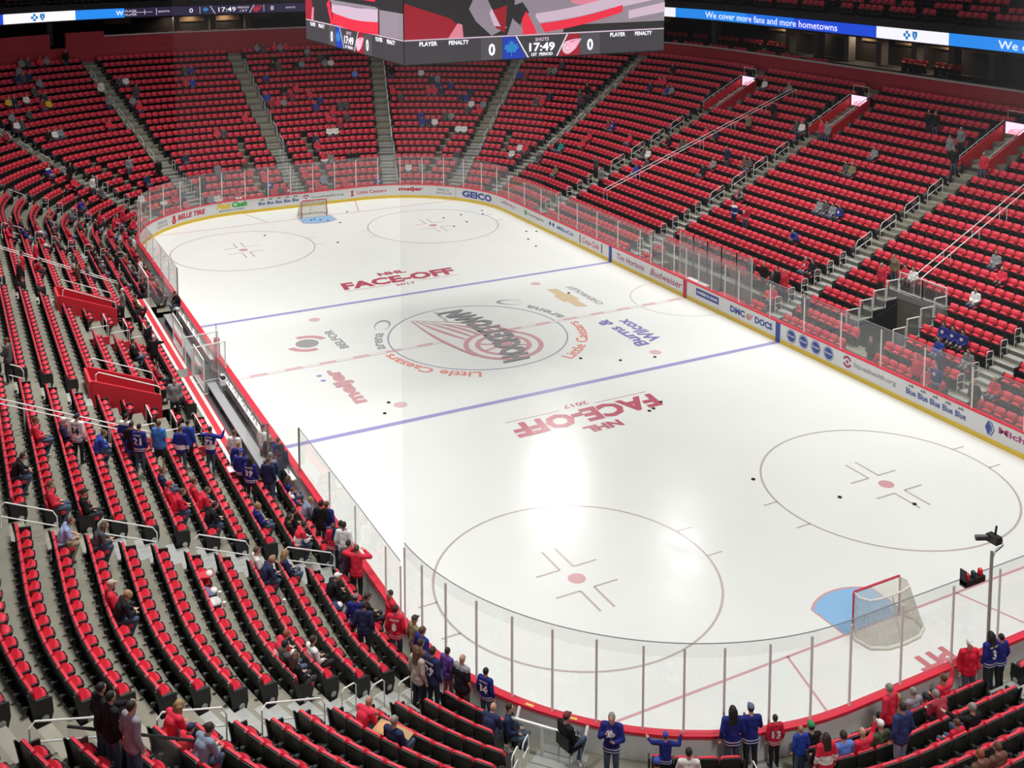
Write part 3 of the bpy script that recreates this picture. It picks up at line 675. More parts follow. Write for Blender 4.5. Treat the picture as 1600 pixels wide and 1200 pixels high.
# ------------------------------------------------------------ people: where they are
# px, py of the head, clothing colour, pose, [options]; a head is 1.62 m (standing) or 1.20 m (seated) over its row
PEOPLE = []
def P(s, default=None):
    for line in s.strip().splitlines():
        a = [q.strip() for q in line.split('|')]
        x, y = map(float, a[0].split()); PEOPLE.append(dict(x=x, y=y, top=a[1], pose=a[2], label=a[3] if len(a) > 3 else None, opt=a[4].split() if len(a) > 4 else []))
P('''
165 926|red|sit|person in red top and pale cap seated beside a blond companion in black|hat=beige
176 942|black|sitlean|blond person in black coat leaning forward, seated in the near left rows|hair=blond
80 772|red|sit|person in red top with brown hair behind a man in pale blue shirt|hair=brown
80 791|lightblue|sitlean|man in pale blue shirt and khaki trousers seated by the aisle|hair=brown pants=khaki sleeve=short
147 786|black|sit|person in black jacket and black cap seated by the aisle rail|hat=black
140 812|darkgrey|sitlean|long brown-haired person in dark top seated with bag on lap|hair=brown long
157 1074|black|point|person in black hooded coat reaching for the rail in the near left aisle|hair=black hood free z
172 1092|black|stand|tall person in long black coat standing in the near left aisle|hair=black hood free
205 1107|greyviolet|stand|person in grey-violet sweatshirt with dark hood standing in the near left aisle|hair=darkbrown free
262 1121|red|sitlean|long-haired blond person in red top seated at the bottom left|hair=blond long
280 1140|red|sitlean|child in red jersey and dark cap seated between two adults at the bottom left|hat=navy s=.85
322 1152|greyblue|sitlean|man in grey-blue shirt seated at the bottom left|hair=darkbrown pants=jeans
120 650|wjersey|stand|person in white jersey number 34 and white cap standing in the left rows|hat=navy num=34 name=MATTHEWS numcol=navy pants=black
107 659|navy|sit|person in navy jacket and white cap seated beside the white number 34 jersey|hat=white
54 660|red|sit|person in red and black top seated in the upper left rows|hair=brown pants=jeans
22 712|black|sitlean|person in dark brown jacket leaning over at the left frame edge|hair=darkbrown pants=jeans
142 675|blue|sitlean|person in bright blue hoodie and jeans seated sideways, left of the standing row|hair=brown pants=jeans
184 655|bluewhite|stand|person in blue top with white shoulders at the left end of the standing row|hair=black
184 677|blue|stand|boy in plain blue tee at the left end of the standing row|hair=brown s=.85 sleeve=short
205 664|black|stand|person in black top just left of the blue number 21 jersey|hair=darkbrown
217 668|bjersey|stand|person in blue jersey number 21 with white stripes and jeans|hair=black num=21 name=VAN-RIEMSDYK pants=jeans
248 663|polo|stand|large person in mid blue polo shirt and black shorts, back to the camera|hair=brown wide pants=shorts sleeve=short
277 672|bandjersey|stand|person in blue jersey with a broad white waist band in the standing row|hair=brown pants=jeans
294 661|blue|stand|person in royal blue hoodie right of the white banded jersey|hair=darkbrown
328 671|bandjersey|raise|person in blue jersey number 73 raising the right hand|hair=darkbrown num=73 name=RYDER pants=jeans
366 678|white|stand|person in white top right of the number 73 jersey|hair=brown
372 694|bjersey|stand|person in blue jersey number 3 by the laptop shelf|hair=blond num=3
376 708|bjersey|stand|person in blue jersey and blue cap beside the number 39 jersey|hat=blue s=.95
391 717|bjersey|stand|person with long black hair in blue jersey number 39|hair=black long num=39 name=PALMIERI
402 670|wjersey|stand|person in white jersey and navy cap at the bench glass|hat=navy yaw=20
419 686|black|stand|bald person in black jacket standing at the bench glass|bald
436 689|bjersey|stand|person in royal blue jersey pressed up to the corner glass|hair=brown
447 695|navy|stand|person with long dark hair against the glass stanchion|hair=black long
422 711|navyyoke|phone|grey-haired man in navy jacket with grey yoke and jeans|hair=grey pants=jeans
407 722|navy|stand|person in navy top half hidden left of the grey-haired man|hair=brown
453 748|bjersey|sit|person with long brown hair in blue jersey seated in the front row|hair=brown long
450 766|bluewhite|sit|child in blue and white jersey seated in the front row|hair=brown s=.85
477 772|greyblue|sitlean|person in grey-blue jacket leaning against the red cap rail|hair=blond pants=jeans
397 797|bjersey|sit|person in blue jersey seated by the aisle rail below the standing group|hair=blond
489 792|black|stand|person in black top with navy hair left of the tall blue jersey|hair=black
510 788|bjersey|stand|tall fair-haired person in royal blue jersey at the glass|hair=brown
482 824|redwhite|sitlean|person in red and white striped jersey and grey jeans seated near the aisle|hair=darkbrown pants=jeans
520 823|rjersey|stand|person in red jersey with white trim standing behind the glass|hair=brown s=.9
532 818|navy|stand|dark-haired person just left of the white jersey at the glass|hair=black
539 822|wjersey|stand|person in plain white jersey standing at the glass|hair=black
541 850|darkviolet|stand|person in dark violet-grey hoodie at the side glass|hair=darkbrown
557 860|red|hands|person with red sleeves and elbows out holding something to the face|hair=brown
429 842|navy|sit|blond person in navy top with blue bag on the lap|hair=blond long pants=jeans
395 862|white|sit|person in white tee eating, seated left of a curly-haired companion|hair=brown sleeve=short
410 878|navy|sitlean|curly brown-haired person in navy top with a paper tray|hair=blond
436 800|black|sitlean|person in black jacket seated under the standing group|hair=darkbrown
452 805|black|sit|person in dark jacket beside the empty front seats|hair=darkbrown
318 790|black|sitlean|person in black coat bent over behind the aisle rail|hair=black
252 742|navy|sit|person in navy jacket seated behind two red jerseys|hair=brown
262 757|red|sit|person in red top and red cap seated behind the bent aisle rail|hat=red
267 773|rjersey|sitlean|brown-haired person in red and white jersey seated at the row end|hair=brown pants=jeans
291 761|red|sit|left one of two red-clad people seated side by side|hair=brown pants=jeans
302 762|red|sitlean|right one of two red-clad people seated side by side|hair=brown pants=jeans
521 906|black|sitlean|person in black jacket and white beanie bent forward near the front row|hat=white
552 937|bjersey|stand|person in navy jersey and grey cap standing left of a navy coat|hat=grey s=.9
567 946|navy|stand|man in long navy coat standing with his back to the camera|hair=darkbrown
577 940|black|sit|person in dark brown hat seated by the boards|hat=darkbrown
619 927|red|stand|young person in red jersey turned towards the camera|hair=darkbrown yaw=180 s=.95
615 953|rjersey|stand|person in red jersey number 8 with ABDELKADER above it|hair=darkbrown num=8 name=ABDELKADER numcol=white
648 967|camo|stand|person in brown camouflage jacket and dark cap|hat=darkbrown
660 986|bjersey|stand|person in navy jersey with white shoulder crest behind the red stairs rail|hair=brown
657 1006|brown|stand|dark-haired person in brown top left of the number 29 jersey|hair=darkbrown
646 1023|beige|stand|long-haired person in beige knit top with a shoulder strap|hair=brown long pants=black
676 1020|navyjersey|stand|person in navy jersey number 29 with NYLANDER above it|hair=darkbrown num=29 name=NYLANDER pants=navy
703 1017|purple|stand|girl in purple top and pink leggings with dark ponytail|hair=darkbrown s=.85 pants=pink
721 1032|poloblack|stand|bald man in black shirt with grey yoke and olive shorts|bald pants=shortsolive wide sleeve=short
769 1042|bjersey|stand|dark-haired child in blue jersey number 34 with MATTHEWS above it|hair=black num=34 name=MATTHEWS s=.88
787 1100|navy|sit|person in navy jacket and grey jeans seated sideways by the white gate|hair=darkbrown yaw=-70 pants=jeans
759 1117|navy|sitlean|bald man in navy jacket seated in the front row by the curved glass|bald
567 1113|red|sitlean|bald man in red shirt with an open pizza box|bald
620 1139|navy|sit|grey-haired man in navy jacket seated in front of the pizza box|hair=grey
422 1002|redwhite|sitlean|person in white and red jersey looking at a sheet of paper|hair=red
436 996|darkgrey|sit|dark-haired person just behind the red and white jersey|hair=black
452 1024|black|sit|person with long brown hair in black top at the row end|hair=brown long
476 1030|white|sit|person in white hooded top with patterned dark hair band|hair=darkbrown
876 1129|black|sit|man in black jacket and dark red cap seated behind the white gate|hat=darkred yaw=-30 pants=jeans free2
956 1124|bjersey|phone|grey-haired person in royal blue jersey facing the camera, eating|hair=grey yaw=180
1040 1151|bjersey|raise|child in blue jersey and blue cap with both arms out on the boards|hat=blue s=.8
1024 1174|darkgrey|sit|person in grey-black jacket and blue cap seated at the bottom edge|hat=blue
1081 1183|white|sit|dark-haired person in white top at the bottom edge|hair=black
1145 1113|bjersey|stand|person in blue jersey with long black hair standing at the end boards|hair=black long
1174 1109|bjersey|phone|person in blue jersey and grey-blue cap holding a phone up|hat=greyblue
1211 1122|rjersey|stand|girl in red jersey number 13 with two hair buns|hair=darkbrown num=13 s=.8 numcol=white
1251 1143|blue|stand|blond child in blue sweater at the end boards|hair=blond s=.72
1272 1154|black|sit|dark-haired person left of the white and red jersey at the end boards|hair=brown
1291 1154|redwhite|stand|long-haired person in white jersey with red sleeves at the bottom edge|hair=darkbrown long s=.9
1311 1146|blue2|sit|dark-haired person in light blue top seated by the end boards|hair=darkbrown
1346 1151|red|raise|bald man in bright red jacket waving his right arm|bald sitraise
1383 1144|green|sit|person in olive jacket and white cap left of the navy jacket|hat=white
1410 1107|navyblue|stand|man in navy blue jacket and pale jeans standing in the bottom right rows|hair=darkbrown pants=lightjeans
1390 1078|red|stand|grey-haired man in red jacket leaning on the end boards|hair=grey yaw=10
1412 1093|camo|sit|person in tan jacket right of the grey-haired man in red|hair=blond
1430 1086|greyviolet|sit|grey-haired person seated at the end boards near the PIT lettering|hair=grey
1460 1083|darkred|sitlean|person in dark red sweater leaning on the end boards|hair=grey
1486 1072|red|raise|person in red top holding a phone up to the glass|hair=brown sitraise
1515 1008|redblack|stand|person in red and black top and white cap standing by the boards|hat=white yaw=160
1550 997|bjersey|stand|person with long black hair in navy jersey number 3|hair=black long num=3 name=PHANEUF
1567 999|bjersey|stand|shorter dark-haired person in navy jersey at the right frame edge|hair=black s=.9
1518 1113|black|point|grey-haired man in black jacket pointing towards the ice|hair=grey sitpoint
1504 1120|rjersey|sit|child in black and red jersey left of the pointing man|hair=brown s=.85
1570 1172|brown|sit|person in brown top seated at the bottom right edge|hair=brown
1532 1177|brown|sit|person with red-brown hair seated at the bottom right edge|hair=red
1257 1182|black|sit|person in green cap seated at the bottom edge|hat=green
''')
P('''
29 408|black|stand|grey-haired man in long black coat standing in the upper left aisle|hair=grey free
11 532|darkgrey|phone|person in dark grey shirt at the left frame edge, hand to mouth|hair=brown free yaw=150
191 453|grey|stand|white-haired usher in grey shirt facing the camera by the red wall|hair=white free yaw=180 pants=black
272 595|grey|stand|usher in grey shirt and black trousers standing behind the bench walkway|hair=brown free yaw=-100 pants=black
232 508|black|phone|man in black jacket with white badge beside the bench walkway|hair=brown free yaw=150
240 527|black|point|grey-haired man in black coat resting a hand on the gate|hair=white free yaw=60 pants=black
278 463|black|boards|person in black track suit perched on the bench boards|hair=black
200 537|black|sit|person in dark clothes sitting in the wheelchair bay|hair=black free2
254 563|darkred|sit|dark-haired person seated at the walkway by the bench divider|hair=black
''')
P('''
157 331|red|stand
170 335|rjersey|stand
195 331|red|stand
184 336|red|sit
118 343|darkgrey|sit
126 317|blue|sitlean
109 323|grey|sitlean
30 345|navy|sit
37 355|bjersey|sit
53 359|redwhite|sit
65 375|rjersey|stand
44 391|red|stand
60 405|darkred|sitlean
115 399|blackwhite|stand
125 412|brown|stand
80 355|darkgrey|sit
68 335|camo|sit
82 339|navy|sit
124 365|red|sit
132 376|red|sit
148 387|black|sit
152 399|black|sit
144 410|darkgrey|sit
177 397|black|stand
171 389|brown|sit
202 375|white|stand
201 395|red|sit
210 392|rjersey|sit
218 399|red|sit
222 413|black|sit
200 413|grey|sit
206 419|darkgrey|sit
217 439|black|sit
222 461|brown|sit
232 441|pink|sit
246 468|black|sit
240 455|red|sit
1380 417|red|stand
1402 406|olive|stand
1426 426|white|sit
1405 438|red|sit
1520 461|white|sit
1556 401|grey|sit
1562 409|red|sit
1280 317|grey|sit
1294 322|darkgrey|sit
1305 325|grey|sit
1312 326|bjersey|sit
1241 368|blue|sitlean
1257 408|rjersey|sit
1268 412|black|sit
1206 431|darkgrey|sit
1471 515|bjersey|sit
1487 518|bjersey|sit
1502 529|bjersey|sit
1470 537|blue|sit
1469 554|navy|stand
1547 568|red|sit
1532 574|grey|sit
1470 582|bjersey|stand
1502 578|black|stand
1425 568|red|stand
1440 575|red|sit
1360 527|black|stand
1178 402|darkgrey|stand
1196 410|black|stand
1215 412|black|stand
1236 428|red|stand
1228 442|red|sit
1260 462|darkgrey|stand
1145 316|bluewhite|stand
1160 327|rjersey|stand
1158 297|grey|sitlean
1196 118|white|sit
1229 136|grey|sit
1215 140|black|sit
1207 161|black|stand
1171 179|olive|stand
1106 204|red|sit
1114 206|navy|sit
1137 227|navy|stand
1259 196|white|sit
1249 196|darkgrey|sit
1285 170|red|stand
1297 176|grey|stand
1167 250|darkgrey|sit
1176 251|brown|sit
1112 253|grey|sit
1103 255|black|sit
1370 235|grey|sit
1317 257|darkgrey|sit
1326 258|olive|sit
1451 176|black|stand
1460 176|black|stand
1480 211|grey|stand
1495 214|grey|stand
1507 218|black|stand
1523 219|red|stand
811 115|blue|sit
820 115|darkred|sit
840 147|darkgrey|sit
848 149|red|sit
856 148|navy|sit
903 142|darkgrey|stand
915 145|black|stand
948 192|darkred|sit
956 195|bjersey|sit
869 223|black|sit
877 226|teal|sit
922 211|red|sit
914 217|red|sit
981 215|red|sit
1004 222|darkgrey|sit
1009 224|white|sit
1047 218|black|sit
1061 224|darkgrey|sit
1068 225|brown|sit
994 252|blue|sit
1006 250|darkgrey|sit
929 256|darkgrey|stand
935 257|grey|stand
869 265|olive|sit
804 230|white|sit
815 230|white|sit
821 231|red|sit
829 234|darkgrey|sit
1029 123|red|sit
1036 123|red|sit
1019 125|navy|sit
1040 139|bluewhite|sit
1047 136|grey|sit
1053 106|black|sit
856 99|olive|sit
865 101|grey|sit
877 99|darkgrey|sit
405 56|grey|sit
412 57|darkgrey|sit
432 71|red|sit
439 72|grey|sit
448 72|red|sit
421 93|black|sit
428 93|black|sit
435 95|darkgrey|sit
467 91|grey|sit
460 93|black|sit
480 78|grey|sit
505 81|black|sit
500 86|darkgrey|sit
509 87|grey|sit
519 88|white|sit
416 120|bjersey|sit
551 113|blue2|sit
447 138|black|sit
457 138|darkred|sit
466 137|red|sit
482 137|red|sit
411 151|blue|sit
420 151|darkred|sit
430 151|red|sit
440 150|grey|sit
495 156|bluewhite|sit
503 154|bjersey|sit
532 161|darkgrey|sit
542 161|darkgrey|sit
522 171|red|sit
513 181|red|sit
530 183|darkred|sit
540 176|darkgrey|sit
516 196|white|sit
525 195|white|sit
486 218|navy|sit
496 221|red|sit
500 238|redwhite|sit
509 239|grey|sit
546 235|black|sit
556 235|black|sit
599 101|black|stand
660 108|white|sit
677 113|navy|sit
685 118|grey|sit
682 123|bjersey|sit
706 123|bjersey|sit
670 133|rjersey|sit
675 135|red|sit
690 133|navy|sit
612 141|red|sit
621 143|darkgrey|sit
719 143|navy|sit
725 143|bjersey|sit
732 143|navy|sit
730 161|darkgrey|sit
737 161|white|sit
747 163|red|sit
756 161|grey|sit
697 171|darkgrey|sit
706 171|grey|sit
655 181|bjersey|sit
661 180|bjersey|sit
669 180|navy|sit
677 180|white|sit
714 191|white|sit
724 191|white|sit
480 266|red|sit
507 278|greyblue|sit
535 281|red|sit
590 281|bjersey|sit
635 251|white|sit
662 251|grey|sit
715 241|darkgrey|sit
160 125|white|stand
177 138|grey|stand
184 120|darkgrey|sit
192 123|white|sit
211 137|darkgrey|stand
217 156|red|sit
207 153|grey|sit
289 106|darkgrey|sit
299 106|bluewhite|sit
287 128|rjersey|sit
299 128|blue|sit
340 198|redwhite|sit
352 198|darkgrey|sit
387 176|red|sit
30 73|grey|sit
38 74|darkgrey|sit
62 83|red|sit
71 84|grey|sit
37 116|darkgrey|sit
32 118|navy|sit
50 118|navy|sit
27 108|grey|sit
60 128|grey|sit
54 141|darkgrey|sit
67 143|blackwhite|sit
11 154|yellow|sit
27 154|navy|sit
37 152|white|sit
62 155|darkred|sit
71 161|yellow|sit
22 178|grey|sit
42 178|darkgrey|sit
24 193|white|sit
5 198|darkred|sit
33 192|darkgrey|sit
75 206|black|sit
82 208|white|sit
89 206|grey|sit
170 186|rjersey|sit
107 253|black|stand
137 266|white|stand
160 282|darkgrey|sit
206 247|grey|stand
246 246|black|stand
232 268|navy|sit
290 246|navy|sit
75 266|bluewhite|sit
114 283|red|sit
104 63|black|stand
339 262|grey|sit
348 262|darkgrey|sit
380 258|darkgrey|sit
391 257|red|sit
417 268|red|sit
413 279|bjersey|sit
309 275|black|stand
301 287|grey|stand
346 309|white|sit
331 309|grey|sit
369 307|redwhite|sit
292 313|pink|sit
273 303|red|sit
222 311|white|sit
252 305|blackwhite|sit
432 292|red|sit
442 288|darkgrey|sit
464 290|rjersey|sit
494 292|red|sit
165 347|red|sit
178 352|rjersey|sit
190 356|red|sit
206 352|red|sit
214 360|rjersey|sit
160 374|darkgrey|sit
141 342|black|sit
108 352|red|sit
98 366|grey|sit
88 376|darkgrey|sit
74 366|redwhite|sit
56 348|navy|sit
185 380|brown|sit
193 402|darkred|sit
212 418|black|sit
196 426|darkgrey|sit
226 425|red|sit
208 384|red|sit
16 352|red|sit
8 340|darkred|stand
222 402|white|sit
162 405|darkgrey|sit
''')
TOPC = dict(red=(.62, .03, .06), rjersey=(.58, .02, .05), redwhite=(.62, .03, .06), black=(.012, .012, .015), navy=(.02, .03, .08), blue=(.025, .06, .36), blue2=(.12, .22, .62), bjersey=(.018, .026, .19), navyjersey=(.02, .03, .10),
            bandjersey=(.022, .035, .24), wjersey=(.72, .72, .73), white=(.68, .68, .66), lightblue=(.28, .38, .6), polo=(.05, .19, .55), grey=(.22, .23, .24), darkgrey=(.07, .07, .075), greyviolet=(.28, .25, .30), greyblue=(.20, .25, .34), darkviolet=(.09, .075, .10),
            brown=(.13, .07, .045), beige=(.42, .36, .32), camo=(.24, .19, .12), purple=(.13, .06, .28), poloblack=(.015, .016, .022), darkred=(.28, .03, .05), redblack=(.62, .02, .05), olive=(.2, .16, .1), green=(.07, .09, .05), yellow=(.6, .42, .04), teal=(.03, .24, .25), pink=(.6, .2, .24), bluewhite=(.022, .035, .24), blackwhite=(.03, .03, .035), navyyoke=(.035, .06, .2), navyblue=(.03, .05, .16))
STRIPE = dict(rjersey=(.7, .7, .7), bjersey=(.7, .7, .72), navyjersey=(.05, .06, .14), wjersey=(.04, .06, .3), bandjersey=(.75, .75, .75), redwhite=(.7, .68, .66), bluewhite=(.7, .7, .7), blackwhite=(.6, .6, .6), navyyoke=(.22, .24, .27), poloblack=(.25, .27, .3))
TOPWORD = dict(rjersey='striped red jersey', bjersey='striped blue jersey', redwhite='red and white top', black='black top', navy='navy top', blue='bright blue top', blue2='light blue top', white='white top', grey='grey top', darkgrey='dark grey top', red='red top', olive='olive brown top', teal='teal top', pink='pink top', yellow='yellow top', bluewhite='blue and white top', blackwhite='black and white top', darkred='dark red top', brown='brown top', camo='tan jacket', greyblue='grey-blue top')
def top_material(key, sit=False):
    n = 'cloth_'+key+('_seated' if sit else '')
    if n in MATS: return MATS[n]
    m = mat(n, TOPC[key], .8, spec=.2)
    if key in STRIPE:
        nt = m.node_tree; b = nt.nodes['Principled BSDF']; tc = nt.nodes.new('ShaderNodeTexCoord'); sp = nt.nodes.new('ShaderNodeSeparateXYZ'); nt.links.new(tc.outputs['Object'], sp.inputs[0])
        r = nt.nodes.new('ShaderNodeValToRGB'); r.color_ramp.interpolation = 'CONSTANT'
        c = (*TOPC[key], 1); s = (*STRIPE[key], 1); mp = nt.nodes.new('ShaderNodeMapRange'); mp.inputs['From Min'].default_value = 0; mp.inputs['From Max'].default_value = 2
        nt.links.new(sp.outputs['Z'], mp.inputs['Value']); nt.links.new(mp.outputs['Result'], r.inputs['Fac'])
        bands = {'bandjersey': [(.93, 1.10)], 'redwhite': [(.98, 1.2), (.4, .75)], 'bluewhite': [(1.36, 1.6), (1.0, 1.06)], 'blackwhite': [(1.0, 1.3), (.7, .9)], 'navyyoke': [(1.39, 1.6)], 'poloblack': [(1.39, 1.6)]}.get(key, [(.83, .865), (.90, .93)])
        if sit: bands = [(max(.02, a-.37), d-.37) for a, d in bands]
        stops = []
        for a, d in sorted(bands): stops += [(a/2, s), (d/2, c)]
        el = r.color_ramp.elements; el[0].position = 0; el[0].color = c; el[1].position = stops[0][0]; el[1].color = stops[0][1]
        for p, cc in stops[1:]: e = el.new(p); e.color = cc
        nt.links.new(r.outputs['Color'], b.inputs['Base Color'])
    return m
HAIRC = dict(black=(.012, .011, .012), darkbrown=(.03, .02, .015), brown=(.10, .055, .03), blond=(.33, .2, .09), grey=(.25, .24, .22), white=(.6, .58, .55), red=(.25, .07, .03))
HATC = dict(navy=(.02, .03, .09), white=(.7, .7, .7), beige=(.45, .36, .26), black=(.012, .012, .014), blue=(.03, .06, .35), grey=(.16, .17, .2), darkbrown=(.05, .035, .03), red=(.6, .03, .05), darkred=(.15, .03, .04), green=(.02, .25, .08), greyblue=(.12, .14, .24))
PANTC = dict(jeans=(.06, .09, .15), lightjeans=(.22, .27, .34), black=(.012, .012, .015), navy=(.015, .02, .05), khaki=(.34, .27, .18), shorts=(.015, .015, .017), shortsolive=(.09, .085, .07), pink=(.5, .12, .2), dark=(.025, .027, .035))
for k, c in HAIRC.items(): mat('hair_'+k, c, .7)
for k, c in HATC.items(): mat('hat_'+k, c, .8)
for k, c in PANTC.items(): mat('trouser_'+k, c, .85)
mat('skin_a', (.52, .30, .21), .55); mat('skin_b', (.42, .23, .15), .55); mat('shoe', (.03, .03, .035), .6); mat('shoe_white', (.55, .55, .55), .6); mat('eye_dark', (.02, .015, .012), .3)

# ------------------------------------------------------------ people: bodies
V = Vector
def lerp(a, b, t): return V(a)+(V(b)-V(a))*t
def stand_joints():
    return dict(pel=V((0, 0, .95)), waist=V((0, 0, 1.10)), chest=V((0, .01, 1.30)), neck=V((0, -.01, 1.49)), head=V((0, .015, 1.635)),
                sh=[V((s*.185, -.01, 1.42)) for s in (-1, 1)], el=[V((s*.255, -.05, 1.15)) for s in (-1, 1)], wr=[V((s*.27, .04, .92)) for s in (-1, 1)],
                hd=[V((0, .15, -1)) for s in (-1, 1)], hip=[V((s*.095, 0, .92)) for s in (-1, 1)], kn=[V((s*.105, .02, .50)) for s in (-1, 1)], an=[V((s*.115, -.03, .09)) for s in (-1, 1)], toe=[V((s*.14, .15, .035)) for s in (-1, 1)], up=V((0, .05, 1)))
def sit_joints():
    J = stand_joints(); J.update(pel=V((0, .24, .56)), waist=V((0, .21, .70)), chest=V((0, .17, .90)), neck=V((0, .16, 1.09)), head=V((0, .20, 1.235)),
        sh=[V((s*.185, .16, 1.02)) for s in (-1, 1)], el=[V((s*.25, .22, .76)) for s in (-1, 1)], wr=[V((s*.13, .42, .68)) for s in (-1, 1)], hd=[V((-s*.3, 1, -.35)) for s in (-1, 1)],
        hip=[V((s*.1, .26, .54)) for s in (-1, 1)], kn=[V((s*.13, .64, .54)) for s in (-1, 1)], an=[V((s*.13, .47, .09)) for s in (-1, 1)], toe=[V((s*.14, .58, .035)) for s in (-1, 1)])
    return J
def joints(pose):
    if pose in ('stand', 'phone', 'point', 'raise', 'hands', 'boards'):
        J = stand_joints()
        if pose == 'phone': J['el'] = [V((-.26, .06, 1.16)), V((.26, .06, 1.16))]; J['wr'] = [V((-.08, .27, 1.20)), V((.09, .25, 1.36))]; J['hd'] = [V((.3, .6, .5)), V((-.2, .2, 1))]; J['head'].y += .03
        if pose == 'point': J['el'][1] = V((.28, .22, 1.32)); J['wr'][1] = V((.27, .46, 1.24)); J['hd'][1] = V((0, 1, -.1))
        if pose == 'raise': J['el'] = [V((-.38, .1, 1.33)), V((.40, .08, 1.34))]; J['wr'] = [V((-.50, .24, 1.34)), V((.46, .18, 1.58))]; J['hd'] = [V((-.5, 1, .3)), V((.1, .2, 1))]
        if pose == 'hands': J['el'] = [V((-.42, .05, 1.42)), V((.42, .05, 1.42))]; J['wr'] = [V((-.17, .17, 1.53)), V((.17, .17, 1.53))]; J['hd'] = [V((1, .4, .6)), V((-1, .4, .6))]
        if pose == 'boards':
            J = sit_joints(); J['chest'] = V((0, .26, .90)); J['neck'] = V((0, .33, 1.06)); J['head'] = V((0, .42, 1.17)); J['sh'] = [V((s*.185, .30, 1.0)) for s in (-1, 1)]; J['el'] = [V((s*.24, .42, .76)) for s in (-1, 1)]; J['wr'] = [V((s*.12, .56, .62)) for s in (-1, 1)]
        if pose == 'stand': J['kn'][1].y += .03; J['an'][1].y += .06; J['toe'][1].y += .06
        return J
    J = sit_joints()
    if pose == 'sitlean':
        J['waist'] = V((0, .26, .70)); J['chest'] = V((0, .32, .88)); J['neck'] = V((0, .41, 1.03)); J['head'] = V((0, .50, 1.14)); J['sh'] = [V((s*.185, .38, .98)) for s in (-1, 1)]
        J['el'] = [V((s*.24, .46, .73)) for s in (-1, 1)]; J['wr'] = [V((s*.10, .62, .70)) for s in (-1, 1)]
    if pose == 'sitraise': J['el'][1] = V((.34, .24, 1.08)); J['wr'][1] = V((.42, .28, 1.33)); J['hd'][1] = V((.1, .1, 1))
    if pose == 'sitpoint': J['el'][0] = V((-.30, .34, .96)); J['wr'][0] = V((-.42, .56, 1.02)); J['hd'][0] = V((-.5, 1, .1))
    return J
def hand(mb, w, d, side, fine):
    d = d.normalized(); across = d.cross(V((0, 0, 1)) if abs(d.z) < .9 else V((0, 1, 0))).normalized(); nrm = d.cross(across).normalized()
    if abs(d.z) >= .9: across, nrm = nrm, across
    pal = w+d*.085; mb.cap(w, w+d*.03, .027, .03, 8)
    for k in (-1, 0, 1): mb.cap(w+d*.02+across*.022*k, pal+across*.026*k, .017, .016, 6)
    for k, L in zip((-1.5, -.5, .5, 1.5), (.066, .078, .074, .058)):
        r = pal+across*.019*k; m1 = r+(d*.8+nrm*.35*side)*L*.5; mb.cap(r, m1, .0105, .010, 6); mb.cap(m1, m1+(d*.45+nrm*.8*side)*L*.45, .010, .0085, 6)
    tr = w+d*.035-across*.03*side; tm = tr+(d*.6-across*.6*side).normalized()*.04; mb.cap(tr, tm, .013, .012, 6); mb.cap(tm, tm+(d*.9-across*.2*side).normalized()*.03, .012, .010, 6)
BODYC = {}
def remesh(mb, vox, name, smooth=True):
    me = mb.mesh(name, M('shoe')); o = bpy.data.objects.new(name, me); COL.objects.link(o)
    md = o.modifiers.new('r', 'REMESH'); md.mode = 'VOXEL'; md.voxel_size = vox; md.use_smooth_shade = True
    if smooth: s = o.modifiers.new('s', 'SMOOTH'); s.factor = .5; s.iterations = 3 if vox < .014 else 9
    dg = bpy.context.evaluated_depsgraph_get(); out = bpy.data.meshes.new_from_object(o.evaluated_get(dg)); out.name = name
    bpy.data.objects.remove(o); bpy.data.meshes.remove(me); out.materials.clear(); out.materials.append(M('shoe'))
    out.polygons.foreach_set('use_smooth', [True]*len(out.polygons))
    return out
